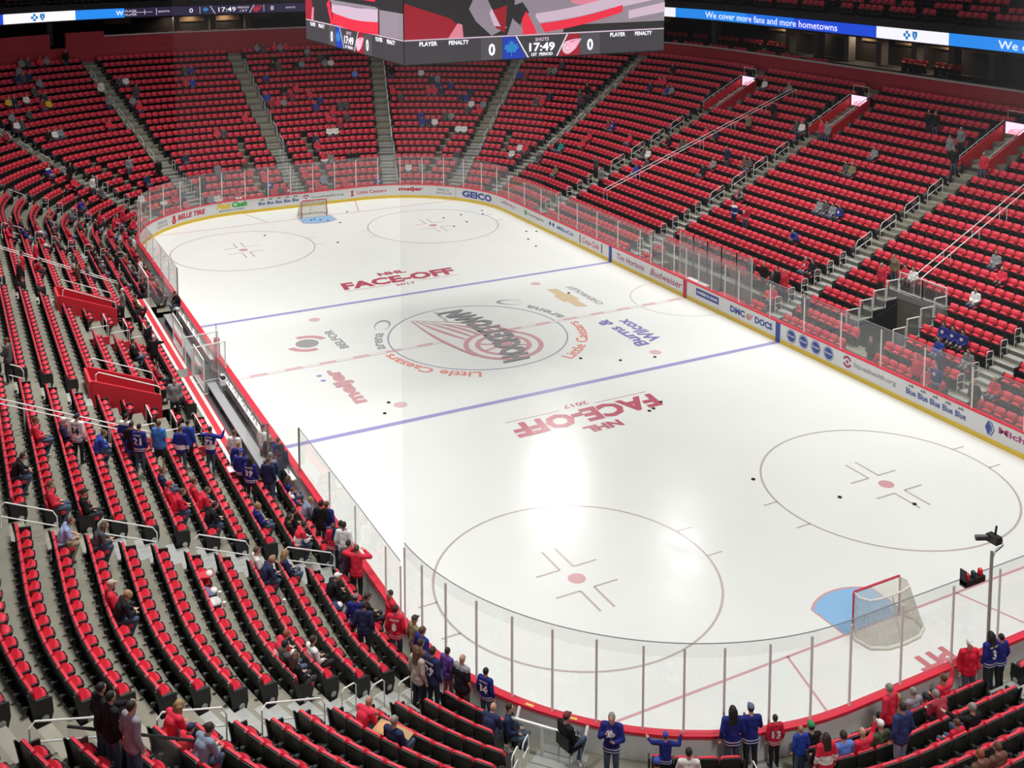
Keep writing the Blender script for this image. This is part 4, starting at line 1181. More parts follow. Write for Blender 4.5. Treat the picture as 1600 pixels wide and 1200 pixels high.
def bmesh_part(kind, pose, lod, wide=False):
    key = (kind, pose, lod, wide)
    if key in BODYC: return BODYC[key]
    J = joints(pose); mb = MB(); fine = lod == 0; k = 1.22 if wide else 1.
    vox = {0: .0125, 1: .03}[lod]
    def torso(g):
        mb.cap(J['pel']+V((-.06, 0, 0)), J['pel']+V((.06, 0, 0)), .125*k+g, .125*k+g); mb.cap(J['pel'], J['waist'], .13*k+g, .13*k+g)
        for s in (-1, 1):
            o = V((s*.06*k, 0, 0)); mb.cap(J['waist']+o, J['chest']+o, .105*k+g, .115*k+g); mb.cap(J['chest']+o, (J['sh'][0]+J['sh'][1])/2+V((s*.09, 0, -.05)), .115*k+g, .085+g)
        mb.cap(J['sh'][0], J['sh'][1], .07+g, .07+g)
    if kind == 'body':
        torso(-.012); mb.cap(J['neck']-V((0, 0, .06)), J['head']-V((0, .01, .03)), .062, .055)
        h = J['head']; mb.ell(h, (.076, .094, .112), 14, 10); mb.ell(h+V((0, .035, -.055)), (.052, .06, .055), 10, 8); mb.cap(h+V((0, .088, .012)), h+V((0, .108, -.018)), .012, .016, 6)
        for s in (-1, 1): mb.ell(h+V((s*.077, -.005, -.005)), (.012, .022, .032), 6, 6)
        mb.cap(h+V((-.03, .082, .03)), h+V((.03, .082, .03)), .012, .012, 6)
        mb.cap(h+V((-.02, .088, -.052)), h+V((.02, .088, -.052)), .010, .010, 6)
        for s in (0, 1):
            mb.cap(J['sh'][s], J['el'][s], .05, .042); mb.cap(J['el'][s], J['wr'][s], .042, .027)
            if fine: hand(mb, J['wr'][s], J['hd'][s], (-1, 1)[s], fine)
            else: mb.cap(J['wr'][s], J['wr'][s]+J['hd'][s].normalized()*.13, .034, .03, 6)
            mb.cap(J['hip'][s], J['kn'][s], .078, .056); mb.cap(J['kn'][s], J['an'][s], .054, .036); mb.cap(J['an'][s]-V((0, .03, .04)), J['toe'][s], .035, .028)
    elif kind.startswith('top'):
        torso(.014)
        for s in (0, 1):
            if kind == 'top_short': mb.cap(J['sh'][s], lerp(J['sh'][s], J['el'][s], .8), .078, .075)
            else: mb.cap(J['sh'][s], J['el'][s], .08, .068); mb.cap(J['el'][s], lerp(J['el'][s], J['wr'][s], .93), .066, .048)
        if pose in ('stand', 'phone', 'point', 'raise', 'hands'): mb.cap(V((-.075*k, 0, .87)), V((.075*k, 0, .87)), .135*k, .135*k)
        if kind == 'top_hood': mb.ell(J['neck']+V((0, -.07, .0)), (.10, .07, .07), 10, 8)
        vox = max(vox, .016)
    elif kind.startswith('trousers') or kind == 'shorts':
        mb.cap(J['pel']+V((-.05, 0, -.02)), J['pel']+V((.05, 0, -.02)), .135*k, .135*k)
        for s in (0, 1):
            mb.cap(J['hip'][s], J['kn'][s], .098*k, .075 if kind != 'shorts' else .098)
            if kind != 'shorts': mb.cap(J['kn'][s], lerp(J['kn'][s], J['an'][s], .96), .073, .058)
        vox = max(vox, .016)
    elif kind.startswith('shoe'):
        s = 0 if kind.endswith('l') else 1; a, t = J['an'][s], J['toe'][s]
        mb.cap(V((a.x, a.y-.035, .045)), V((t.x, t.y-.02, .042)), .047, .044); mb.cap(V((a.x, a.y, .05)), a, .05, .045); vox = max(vox, .016)
    elif kind.startswith('hair'):
        h = J['head']; mb.ell(h+V((0, -.018, .025)), (.086, .098, .105), 14, 10); cut = MB()
        if kind == 'hair_long':
            for x in (-.05, 0, .05): mb.cap(h+V((x, -.06, 0)), h+V((x*1.3, -.10, -.27)), .06, .045)
            for x in (-.075, .075): mb.cap(h+V((x, -.01, 0)), h+V((x, -.03, -.17)), .032, .03)
        vox = max(vox, .014)
        o = remesh(mb, vox, 'hair'); b = V((0, .055, .03))
        import bmesh
        bm = bmesh.new(); bm.from_mesh(o); hc = h
        bmesh.ops.delete(bm, geom=[f for f in bm.faces if (f.calc_center_median()-hc).y > .048 and (f.calc_center_median()-hc).z < .062], context='FACES'); bm.to_mesh(o); bm.free()
        BODYC[key] = o; return o
    elif kind == 'cap':
        h = J['head']; mb.ell(h+V((0, -.008, .045)), (.089, .103, .085), 14, 10); mb.cap(h+V((-.035, .10, .05)), h+V((.035, .10, .05)), .014, .014, 6)
        for q in (-.04, -.02, 0, .02, .04): mb.cap(h+V((q, .08, .052)), h+V((q*.8, .165-abs(q)*.5, .042)), .012, .010, 6)
        vox = max(vox, .014)
        o = remesh(mb, vox, 'cap')
        import bmesh
        bm = bmesh.new(); bm.from_mesh(o); bmesh.ops.delete(bm, geom=[f for f in bm.faces if (f.calc_center_median()-h).z < .02], context='FACES'); bm.to_mesh(o); bm.free()
        BODYC[key] = o; return o
    elif kind == 'eye':
        h = J['head']; mb.ell((0, 0, 0), (.012, .008, .009), 6, 5); BODYC[key] = mb.mesh('eye', M('eye_dark'), True); return BODYC[key]
    BODYC[key] = remesh(mb, vox, kind); return BODYC[key]
def setmat(o, m):
    o.material_slots[0].link = 'OBJECT'; o.material_slots[0].material = m
def lettering_on(name, s, w, h, zc_, target, parent, m):
    me = target.data; bv = BVHTree.FromPolygons([v.co for v in me.vertices], [tuple(p.vertices) for p in me.polygons])
    v, f = fit(textmesh(s, bold=.04, res=1), w, h); out = []
    for a, b in v:
        hit = bv.ray_cast(V((a, -1.5, zc_+b)), V((0, 1, 0))); y = hit[0].y if hit[0] is not None else 0
        out.append((a, y-.03, zc_+b))
    mb = MB(); mb.add(out, f); o = mb.obj(name, m, parent); return o
NP = [0]
CREST = {}
def crest(kind, pose, lod, wide, dark):
    """emblem on the chest of a jersey, laid on the cloth."""
    k = (kind, pose, lod, wide, dark)
    if k in CREST: return CREST[k]
    me = bmesh_part(kind, pose, lod, wide); J = joints(pose); c = J['chest']+V((0, 0, -.02))
    bv = BVHTree.FromPolygons([v.co for v in me.vertices], [tuple(p.vertices) for p in me.polygons])
    v, f = xf(leaf2(), .12) if not dark else xf(ring2(0, 0, .0, .1, n=12), 1); out = []
    for a, b in v:
        h = bv.ray_cast(V((-a, 1.5, c.z+b)), V((0, -1, 0))); out.append((-a, (h[0].y if h[0] is not None else .2)+.02, c.z+b))
    mb = MB(); mb.add(out, f); CREST[k] = mb.mesh('chest_emblem', M('mark_cloth')); return CREST[k]
mat('mark_cloth', (.62, .62, .64), .8)
def build_person(d, loc, rz, lod, group):
    NP[0] += 1
    opt = {}
    for q in d['opt']:
        if '=' in q: a, b = q.split('='); opt[a] = b
        else: opt[q] = True
    pose = d['pose']
    if opt.get('sitraise'): pose = 'sitraise'
    if opt.get('sitpoint'): pose = 'sitpoint'
    wide = bool(opt.get('wide')); s = float(opt.get('s', 1))*(1+.05*(random.random()-.5))
    t = thing('person', d['label'], 'person', loc, rz+R(float(opt.get('yaw', 0))), group); t.scale = (s,)*3
    sk = M('skin_a') if (NP[0]*7) % 5 else M('skin_b')
    o = link('body', bmesh_part('body', pose, lod), t); setmat(o, sk)
    kt = 'top_short' if opt.get('sleeve') == 'short' else ('top_hood' if opt.get('hood') else 'top')
    top = link('shirt' if kt == 'top_short' else ('jersey' if 'jersey' in d['top'] else 'jacket'), bmesh_part(kt, pose, lod, wide), t); setmat(top, top_material(d['top'], pose.startswith('sit') or pose == 'boards'))
    if d['top'] in ('bjersey', 'rjersey'): link('chest_emblem', crest(kt, pose, lod, wide, d['top'] == 'rjersey'), t)
    pc = opt.get('pants') or random.choice(['jeans', 'dark', 'black', 'jeans'])
    pk = 'shorts' if pc.startswith('shorts') else 'trousers'
    o = link(pk, bmesh_part(pk, pose, lod, wide), t); setmat(o, M('trouser_'+pc))
    if lod == 0:
        for q in 'lr': o = link('shoe', bmesh_part('shoe_'+q, pose, lod), t); setmat(o, M('shoe_white' if (NP[0] % 3 == 0) else 'shoe'))
        h = joints(pose)['head']
        for q in (-1, 1): o = link('eye', bmesh_part('eye', pose, lod), t); o.location = h+V((q*.03, .091, .012))
    if opt.get('bald'): pass
    elif opt.get('hat'):
        o = link('cap', bmesh_part('cap', pose, lod), t); setmat(o, M('hat_'+opt['hat']))
    if not opt.get('bald') and (not opt.get('hat') or lod == 0):
        hc = opt.get('hair') or random.choice(['black', 'darkbrown', 'brown', 'brown', 'blond', 'grey'])
        if not (opt.get('hat') and opt['hat'] in ('white', 'beige')):
            o = link('hair', bmesh_part('hair_long' if opt.get('long') else 'hair', pose, lod), t); setmat(o, M('hair_'+hc))
            if opt.get('hat'): o.scale = (.97, .97, .97); o.location = joints(pose)['head']*.03
    if opt.get('num'):
        nc = M('hat_navy') if opt.get('numcol') == 'navy' else top_material('white')
        lettering_on('jersey_number', opt['num'], .30 if len(opt['num']) > 1 else .15, .25, 1.19, top, top, nc)
        if opt.get('name'): lettering_on('jersey_name', opt['name'].replace('-', ' '), .30, .055, 1.385, top, top, nc)
    return t
# ------------------------------------------------------------ people: places
SA = np.array([(a[0], a[1], a[2]) for a in SEATS])
def projN(A):
    d = A-CAM; w = d @ FW; w = np.where(w < .5, 1e9, w); return PX+FPX*(d @ RT)/w, PY-FPX*(d @ UP)/w
fy = np.array([(-math.sin(a[3]), math.cos(a[3])) for a in SEATS])
HS = SA.copy(); HS[:, 0] += fy[:, 0]*.2; HS[:, 1] += fy[:, 1]*.2; HS[:, 2] += 1.22
SPX, SPY = projN(HS)
HL = SA.copy(); HL[:, 0] += fy[:, 0]*.5; HL[:, 1] += fy[:, 1]*.5; HL[:, 2] += 1.13
LPX, LPY = projN(HL)
HT = SA.copy(); HT[:, 0] += fy[:, 0]*.38; HT[:, 1] += fy[:, 1]*.38; HT[:, 2] += 1.63
TPX, TPY = projN(HT)
TAKEN = {}
STANDAT = []
def floorz(x, y):
    d = dist(x, y); r = rowof(d)
    if d < D0-FRONT: return zrow(0) if not void(x, y, 0) else 0
    if void(x, y, min(r, 22)) in ('bench', 'tunnel'): return 0
    return zrow(min(r, 22))
def raypoint(px, py, h):
    v = FW+RT*(px-PX)/FPX-UP*(py-PY)/FPX; t = 15
    while t < 140:
        p = CAM+v*t
        if dist(p[0], p[1]) > -.2 and p[2] < floorz(p[0], p[1])+h: return p
        t += .05
    return None
def place_people():
    out = []
    for d in PEOPLE:
        o = d['opt']; sc = 1.
        for q in o:
            if q.startswith('s='): sc = float(q[2:])
        if d['pose'] == 'boards': out.append((d, (-13.05, 8.6, 1.07-.50), R(-90)+math.pi*0+R(180), None)); continue
        standing = d['pose'] in ('stand', 'phone', 'point', 'raise', 'hands') and not ('sitraise' in o or 'sitpoint' in o)
        if 'free' in o or 'free2' in o:
            p = raypoint(d['x'], d['y'], 1.63*sc if standing else 1.2)
            if p is None: print('no place', d); continue
            t = xy2t(p[0], p[1]); _, _, nx, ny = path(t, 0); out.append((d, (p[0], p[1], floorz(p[0], p[1])), math.atan2(-ny, -nx)-math.pi/2, None)); continue
        if standing and d['label']:
            p = raypoint(d['x'], d['y'], 1.63*sc)
            if p is not None and dist(p[0], p[1]) > -.3:
                dd = dist(p[0], p[1]); r = rowof(dd); t = xy2t(p[0], p[1])
                dd = max(dd, .42) if dd < drow(0)-.42 else max(drow(r)-.74, min(dd, drow(r)-.42))
                x, y, nx, ny = path(t, dd)
                if d['x'] < 600 and 600 < d['y'] < 960 and not any(q.startswith('yaw') for q in o): d['opt'].append('yaw=48')
                elif 600 < d['x'] < 640 and d['y'] > 900 and not any(q.startswith('yaw') for q in o): d['opt'].append('yaw=42')
                out.append((d, (x, y, floorz(x, y)), math.atan2(-ny, -nx)-math.pi/2, None)); continue
        X, Y = (TPX, TPY) if standing else ((SPX*.7+LPX*.3, SPY*.7+LPY*.3) if d['pose'] == 'sitlean' else (SPX, SPY))
        if standing and sc != 1:
            H2 = HT.copy(); H2[:, 2] += 1.63*(sc-1); X, Y = projN(H2)
        e = (X-d['x'])**2+(Y-d['y'])**2
        for i in np.argsort(e)[:400]:
            if int(i) not in TAKEN: break
        i = int(i); TAKEN[i] = (not standing)
        s = SEATS[i]; d['seat'] = i
        if math.sqrt(e[i]) > 14: print('far match', round(math.sqrt(e[i])), d['x'], d['y'], d['label'])
        if standing: out.append((d, (s[0]+fy[i][0]*.38, s[1]+fy[i][1]*.38, s[2]), s[3], i))
        else: out.append((d, (s[0], s[1], s[2]), s[3], i))
    return out
PLACED = place_people()
# ------------------------------------------------------------ seats: the 300 that show largest as things, the rest as one
def seatlabel(s, open_):
    x, y, z, rz, r, k, i, n = s
    return '%s red seat, %s row up, %s from its %s aisle, %s' % ('lowered' if open_ else 'folded', ORD[r], ORD[i], AWORD[k], SECT[k])
vis = []
for i, s in enumerate(SEATS):
    p = proj((s[0], s[1], s[2]+.7))
    if p[2] < 1 or not (-260 < p[0] < 1860 and -160 < p[1] < 1400): continue
    vis.append((p[2], i, -8 < p[0] < 1608 and -5 < p[1] < 1212))
near = [i for w, i, f in sorted(vis) if f][:300]; NEAR = set(near)
protos = {}
rng = random.Random(3)
def seat_proto(op, cup):
    ps = seat_parts(op); ms = []
    for k, (b, mn) in ps.items(): ms.append((k, b.mesh(k, M(mn))))
    if cup: ms.append(('cup_holder', cupholder().mesh('cup_holder', M('black_plastic'))))
    return ms
for i in near:
    s = SEATS[i]; op = bool(TAKEN.get(i)); key = op
    if key not in protos: protos[key] = seat_proto(op, True)
    t = thing('stadium_seat', seatlabel(s, op), 'seat', s[:3], s[3], 'red stadium seats nearest the camera')
    for k, me in protos[key]: link(k, me, t)
def tile(mesh_mb, items, name, mats, smooth=False):
    """one mesh holding a copy of the pattern at every (x, y, z, rz)."""
    v = np.array([tuple(q) for q in mesh_mb.v], float); nv = len(v); N = len(items)
    it = np.array([q[:4] for q in items]); c, s = np.cos(it[:, 3]), np.sin(it[:, 3])
    X = v[None, :, 0]*c[:, None]-v[None, :, 1]*s[:, None]+it[:, 0, None]; Y = v[None, :, 0]*s[:, None]+v[None, :, 1]*c[:, None]+it[:, 1, None]; Z = v[None, :, 2]+it[:, 2, None]
    co = np.stack([X, Y, Z], -1).reshape(-1)
    li = np.concatenate([np.array(f) for f in mesh_mb.f]); ln = np.array([len(f) for f in mesh_mb.f])
    L = (li[None, :]+(np.arange(N)*nv)[:, None]).reshape(-1); LT = np.tile(ln, N); LS = np.concatenate([[0], np.cumsum(LT)[:-1]])
    me = bpy.data.meshes.new(name); me.vertices.add(N*nv); me.vertices.foreach_set('co', co); me.loops.add(len(L)); me.loops.foreach_set('vertex_index', L.astype(np.int32))
    me.polygons.add(len(LT)); me.polygons.foreach_set('loop_start', LS.astype(np.int32)); me.polygons.foreach_set('loop_total', LT.astype(np.int32))
    for m in mats: me.materials.append(m)
    me.polygons.foreach_set('material_index', np.tile(np.array(mesh_mb.m, np.int32), N)); me.update(calc_edges=True); return me
rest = [i for w, i, f in vis if i not in NEAR]
EXTRA = []      # suite and club seats above the bowl
def club_rows():
    for (t0, t1, rows) in [(46, 120, [(22.0, 10.22), (24.6, 10.67)]), (46, 120, [(22.3, 14.5), (23.25, 14.87), (24.3, 15.32)])]:
        for d, z in rows:
            s0, s1 = reallen(t0, d), reallen(t1, d); n = int((s1-s0)/.58); 
            for j in range(n):
                if j % 5 == 4 or (j//17) % 4 == 3 and z < 12 or (j % 17) in (15, 16): continue
                t = unreal(s0+(j+.5)*.58, d); x, y, nx, ny = path(t, d)
                if z < 12 and (53 < t < 55.3): continue
                if z < 12 and t > 99.5: continue
                EXTRA.append((x, y, z, math.atan2(-ny, -nx)-math.pi/2))
club_rows()
lowm = seat_low(False); lowo = seat_low(True)
items = [SEATS[i][:4] for i in rest if not TAKEN.get(i)]+EXTRA
me = tile(lowm, items, 'stadium_seats', [M('red_seat'), M('black_plastic')])
sb = link('stadium_seats', me); tag(sb, 'rows of smaller red folding seats filling the stands all round the rink', 'seats', None, 'stuff')
items2 = [SEATS[i][:4] for i in rest if TAKEN.get(i)]
if items2:
    me = tile(lowo, items2, 'occupied_seats', [M('red_seat'), M('black_plastic')]); o = link('occupied_seats', me); tag(o, 'red seats lowered under the seated crowd farther from the camera', 'seats', None, 'stuff')
# panels closing each row at the aisles, with the round white row mark
ends = []
byrow = {}
for i, s in enumerate(SEATS): byrow.setdefault((s[4], s[5]), []).append(i)
for (r, k), L in byrow.items():
    for j, i in ((0, min(L, key=lambda q: SEATS[q][6])), (1, max(L, key=lambda q: SEATS[q][6]))):
        s = SEATS[i]; sg = 1 if j == 0 else -1      # index 0 is on the seat's right (+x) side
        p = proj((s[0], s[1], s[2]+.4))
        if p[2] > 1 and -100 < p[0] < 1700 and -50 < p[1] < 1260: ends.append((p[2], r, k, j, s, sg))
ends.sort(key=lambda q: q[0])
def end_mb():
    m = MB(); pr = [(.02, .02), (.36, .02), (.44, .3), (.42, .62), (.1, .66), (-.02, .84), (-.06, .84), (.02, .4)]
    v = [(x, a, b) for x in (-.025, .025) for a, b in pr]; n = len(pr)
    m.add(v, [tuple(range(n))[::-1], tuple(range(n, 2*n))]+[(i, (i+1) % n, n+(i+1) % n, n+i) for i in range(n)]); return m
def disc_mb(sg):
    m = MB(); v = [(sg*.03, .27+.075*math.cos(a*math.pi/8), .22+.075*math.sin(a*math.pi/8)) for a in range(16)]; m.add(v, [tuple(range(16)) if sg > 0 else tuple(range(16))[::-1]]); return m
mat('mark_white', (.6, .6, .58), .5)
em = end_mb().mesh('row_end_panel', M('black_plastic')); dm = {1: disc_mb(1).mesh('row_mark', M('mark_white')), -1: disc_mb(-1).mesh('row_mark', M('mark_white'))}
restends = []
for n_, (w, r, k, j, s, sg) in enumerate(ends):
    off = sg*.31; x = s[0]+math.cos(s[3])*off; y = s[1]+math.sin(s[3])*off
    if n_ < 110:
        t = thing('row_end_panel', 'black %s end panel with white mark, %s row up, %s' % ('left' if sg < 0 else 'right', ORD[r], SECT[k]), 'panel', (x, y, s[2]), s[3], 'row end panels')
        link('panel_shell', em, t); link('row_mark', dm[sg], t)
    else: restends.append((x, y, s[2], s[3], sg))
for sg in (1, -1):
    m = end_mb(); dd = disc_mb(sg); m.add(dd.v, dd.f, 1); it = [q[:4] for q in restends if q[4] == sg]
    me = tile(m, it, 'row_end_panels', [M('black_plastic'), M('mark_white')]); o = link('row_end_panels', me); tag(o, 'small black panels closing the far seat rows on the %s' % ('right' if sg > 0 else 'left'), 'panels', None, 'stuff')

# ------------------------------------------------------------ people
near_people = sorted(PLACED, key=lambda q: np.linalg.norm(np.array(q[1])-CAM))
FAR = set(id(q[0]) for q in near_people[300:])
crowd = []
for n_, (d, loc, rz, i) in enumerate(PLACED):
    w = np.linalg.norm(np.array(loc)-CAM); lod = 0 if (w < 42 and d['label']) else 1
    if d['label'] is None:
        s = SEATS[i]; verb = 'standing' if d['pose'] == 'stand' else 'seated'
        d['label'] = 'person in %s, %s, row %d, place %d, %s' % (TOPWORD.get(d['top'], d['top']+' top'), verb, s[4]+1, s[6]+1, SECT[s[5]])
    if id(d) in FAR: crowd.append((d, loc, rz)); continue
    build_person(d, loc, rz, lod, 'spectators in the stands')
# the smallest figures of all, in the farthest rows, as one object
cv, cl, ct, cm, cmats = [], [], [], [], []; base = 0
for d, loc, rz in crowd:
    pose = d['pose']; c, s_ = math.cos(rz), math.sin(rz); rr = random.Random(loc[0])
    for kind, m in (('body', M('skin_a')), ('top', top_material(d['top'], pose.startswith('sit'))), ('trousers', M('trouser_'+rr.choice(['jeans', 'dark', 'black']))), ('hair', M('hair_'+rr.choice(['black', 'darkbrown', 'brown', 'grey'])))):
        if kind == 'top' and d['top'] in STRIPE: m = mat('plain_'+d['top'], TOPC[d['top']], .8)
        me = bmesh_part(kind, pose, 1); n = len(me.vertices); co = np.empty(n*3); me.vertices.foreach_get('co', co); co = co.reshape(-1, 3)
        cv.append(np.stack([co[:, 0]*c-co[:, 1]*s_+loc[0], co[:, 0]*s_+co[:, 1]*c+loc[1], co[:, 2]+loc[2]], -1))
        li = np.empty(len(me.loops), np.int32); me.loops.foreach_get('vertex_index', li); lt = np.empty(len(me.polygons), np.int32); me.polygons.foreach_get('loop_total', lt)
        if m not in cmats: cmats.append(m)
        cl.append(li+base); ct.append(lt); cm.append(np.full(len(lt), cmats.index(m), np.int32)); base += n
if crowd:
    co = np.concatenate(cv).reshape(-1); L = np.concatenate(cl).astype(np.int32); LT = np.concatenate(ct).astype(np.int32); me = bpy.data.meshes.new('distant_crowd')
    me.vertices.add(base); me.vertices.foreach_set('co', co); me.loops.add(len(L)); me.loops.foreach_set('vertex_index', L); me.polygons.add(len(LT))
    me.polygons.foreach_set('loop_start', np.concatenate([[0], np.cumsum(LT)[:-1]]).astype(np.int32)); me.polygons.foreach_set('loop_total', LT)
    for m in cmats: me.materials.append(m)
    me.polygons.foreach_set('material_index', np.concatenate(cm)); me.polygons.foreach_set('use_smooth', [True]*len(LT)); me.update(calc_edges=True)
    tag(link('distant_crowd', me), 'scattered tiny spectators in the farthest rows of the far end and right stands', 'crowd', None, 'stuff')
print('people', NP[0], 'near seats', len(near), 'rest', len(rest), 'ends', len(ends))
# ------------------------------------------------------------ walls, suites and club level above the bowl
def sweep(t0, t1, prof, m, name, label=None, cat=None, step=.3):
    o = strip(t0, t1, prof, M(m), name, None, step)
    return tag(o, label, cat) if label else struct(o)
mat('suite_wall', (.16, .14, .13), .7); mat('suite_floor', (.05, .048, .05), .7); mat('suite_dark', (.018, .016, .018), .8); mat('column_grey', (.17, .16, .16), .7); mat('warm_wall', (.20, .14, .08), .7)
A0, B1 = 44, 122
DT = drow(NR-1)+.35
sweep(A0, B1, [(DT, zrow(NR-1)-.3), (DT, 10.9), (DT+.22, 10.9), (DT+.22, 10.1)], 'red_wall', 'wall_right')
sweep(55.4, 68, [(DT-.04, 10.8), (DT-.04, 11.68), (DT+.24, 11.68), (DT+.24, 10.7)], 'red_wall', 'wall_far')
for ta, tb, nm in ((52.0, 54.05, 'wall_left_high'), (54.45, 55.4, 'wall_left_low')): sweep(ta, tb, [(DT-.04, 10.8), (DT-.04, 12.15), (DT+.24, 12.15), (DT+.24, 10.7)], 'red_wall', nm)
sweep(55.4, 68, [(DT-.07, 11.68), (DT-.07, 11.78), (DT+.26, 11.78)], 'ledge', 'trim_1')
sweep(77, B1, [(DT-.03, 10.9), (DT-.03, 11.0), (DT+.25, 11.0)], 'ledge', 'trim_2')
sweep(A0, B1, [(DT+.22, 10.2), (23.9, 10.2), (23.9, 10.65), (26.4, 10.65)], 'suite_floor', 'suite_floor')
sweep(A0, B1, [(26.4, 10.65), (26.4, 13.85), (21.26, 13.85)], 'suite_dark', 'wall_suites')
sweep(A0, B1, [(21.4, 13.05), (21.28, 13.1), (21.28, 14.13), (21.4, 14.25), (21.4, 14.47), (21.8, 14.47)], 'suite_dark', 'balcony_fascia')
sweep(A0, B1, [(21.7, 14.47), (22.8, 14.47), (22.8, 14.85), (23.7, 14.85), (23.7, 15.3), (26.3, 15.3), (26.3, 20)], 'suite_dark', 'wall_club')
for i in range(23):      # piers between the suites
    t = 48+i*3.3; a = math.atan2(*path(t, 25.4)[3:1:-1])
    x, y, nx, ny = path(t, 25.4); mb = MB(); mb.box((x, y, 12.3), (.7, .5, 3.2), mtx=Matrix.Rotation(a, 3, 'Z')); struct(mb.obj('trim_%d' % (10+i), M('column_grey')))
    x, y, nx, ny = path(t+1.6, 26.3); mb = MB(); mb.box((x, y, 12.7), (.1, 2.4, .9), mtx=Matrix.Rotation(math.atan2(ny, nx), 3, 'Z')); struct(mb.obj('wall_panel_%d' % (i+1), M('warm_wall')))
mat('lamp_warm', (1, .75, .45), .5, emit=3)
for i, t in enumerate([79.5, 84, 88.5, 93, 96.5, 57.6, 59.3, 62.5]):
    x, y, nx, ny = path(t, 25.6); mb = MB(); mb.ell((x, y, 13.3), (.07, .07, .05), 8, 5); tag(mb.obj('suite_lamp', M('lamp_warm')), '%s small warm lamp inside the suites, counted from the %s' % (ORD[i % 5], 'right stand corner' if i < 5 else 'far left'), 'lamp', 'suite lamps')
    area('suite_light', (x, y, 13.0), (x, y, 9), .4, 500, 150, (1, .75, .5))

# ------------------------------------------------------------ ribbon boards
def emat(n, c, e=1.0): return mat('led_'+n, c, .5, emit=e)
emat('white', (.86, .86, .92), 1.0); emat('sky', (.02, .26, .86), .9); emat('royal', (.012, .07, .68), .9); emat('azure', (.015, .16, .78), .9); emat('night', (.02, .015, .05), .8); emat('pinkwhite', (.75, .68, .8), .9); emat('logo_blue', (.03, .22, .55), .8); emat('red', (.75, .03, .06), .9); emat('rose', (.7, .22, .3), .8)
emat('panel', (.055, .052, .058), .8); emat('panel2', (.085, .08, .088), .8); emat('maroon', (.32, .018, .03), .8); emat('grey', (.28, .24, .28), .8); emat('mauve', (.55, .42, .52), .9); emat('dark', (.03, .028, .03), .8); emat('navy', (.02, .05, .4), .8)
rib = thing('ribbon_board', 'long curved LED ribbon board with blue and white adverts under the club balcony', 'screen')
RD = 21.22
def rpanel(t0, t1, m, z0=13.2, z1=14.0, d=RD, name='led_segment'):
    return strip(t0, t1, [(d, z0), (d, z1)], M('led_'+m), name, rib, .2)
strip(A0, B1, [(RD+.04, 13.14), (RD+.04, 14.06)], M('black_matte'), 'board_housing', rib, .2)
ZC = 13.6
def rtext(s, t0, t1, h, m, dz=0, bold=.005, d=RD-.03):
    r0, r1 = reallen(t0, d), reallen(t1, d); v, f = fit(textmesh(s, bold=bold), r1-r0, h); c = (r0+r1)/2
    def fn(a, b): x, y, nx, ny = path(unreal(c+a, d), d); return (x, y, ZC+dz+b)
    return flat('ribbon_lettering', (v, f), fn, M('led_'+m), rib)
def rshape(vf, t, m, name='ribbon_emblem', e=RD-.02):
    r0 = reallen(t, e)
    def fn(a, b): x, y, nx, ny = path(unreal(r0+a, e), e); return (x, y, ZC+b)
    return flat(name, vf, fn, M('led_'+m), rib)
rpanel(44, 52.98, 'royal'); rpanel(52.98, 54.76, 'white'); rpanel(54.76, 55.97, 'sky'); rpanel(55.97, 70.5, 'night')
rpanel(70.5, 77.4, 'white'); rpanel(77.4, 80.5, 'sky'); rpanel(80.5, 86, 'azure'); rpanel(86, 94.36, 'royal'); rpanel(94.36, 100.57, 'white'); rpanel(100.57, 113, 'sky'); rpanel(113, B1, 'royal')
def cross(): return join2(rect2(-.3, -.11, .3, .11), rect2(-.11, -.3, .11, .3))
def shield(): return poly([(-.2, .28), (-.22, 0), (-.1, -.2), (0, -.3), (.1, -.2), (.22, 0), (.2, .28)][::-1])
for t in (53.75, 97.1):
    rshape(cross(), t, 'logo_blue'); rshape(ring2(0, 0, 0, .1, n=12), t, 'white', e=RD-.03)
    t2 = unreal(reallen(t, RD)+.68, RD); rshape(shield(), t2, 'logo_blue'); rshape(rect2(-.02, -.14, .02, .14), t2, 'white', e=RD-.03)
rtext('We cover more fans and more hometowns', 78.38, 90.61, .52, 'white')
rtext('We cover more fans and more hometowns', 104.36, 120.8, .52, 'white')
rtext('W', 55.76, 55.94, .42, 'white')
for z in (.14, -.18): rtext('PLAYER', 55.99, 56.27, .18, 'pinkwhite', z)
rshape(rect2(-.9, -.015, .9, .015), 56.4, 'pinkwhite'); rshape(rect2(-.02, -.22, .02, .22), 56.47, 'pinkwhite'); rshape(rect2(-.02, -.3, .02, .3), 56.76, 'pinkwhite')
rtext('SHOTS', 56.8, 57.08, .16, 'pinkwhite'); rtext('0', 58.28, 58.6, .4, 'white'); rshape(rect2(-.02, -.3, .02, .3), 59.21, 'pinkwhite')
rshape(xf(leaf2(), .3), 59.72, 'logo_blue'); rshape(poly([(-.25, .35), (-.18, .35), (.25, -.35), (.18, -.35)][::-1]), 60.35, 'pinkwhite')
rtext('17:49', 60.86, 62.43, .42, 'white'); rtext('PERIOD', 62.6, 63.65, .18, 'pinkwhite', .13); rtext('1ST', 62.8, 63.5, .18, 'pinkwhite', -.17)
rshape(poly([(.18, .35), (.25, .35), (-.18, -.35), (-.25, -.35)][::-1]), 63.9, 'pinkwhite'); wr1, wb1 = winged_wheel(); rshape(xf(wr1, .45), 64.48, 'red'); rshape(rect2(-.02, -.3, .02, .3), 65.01, 'pinkwhite')
rtext('0', 65.63, 65.93, .4, 'white'); rtext('SHOTS', 66.4, 66.66, .16, 'pinkwhite')

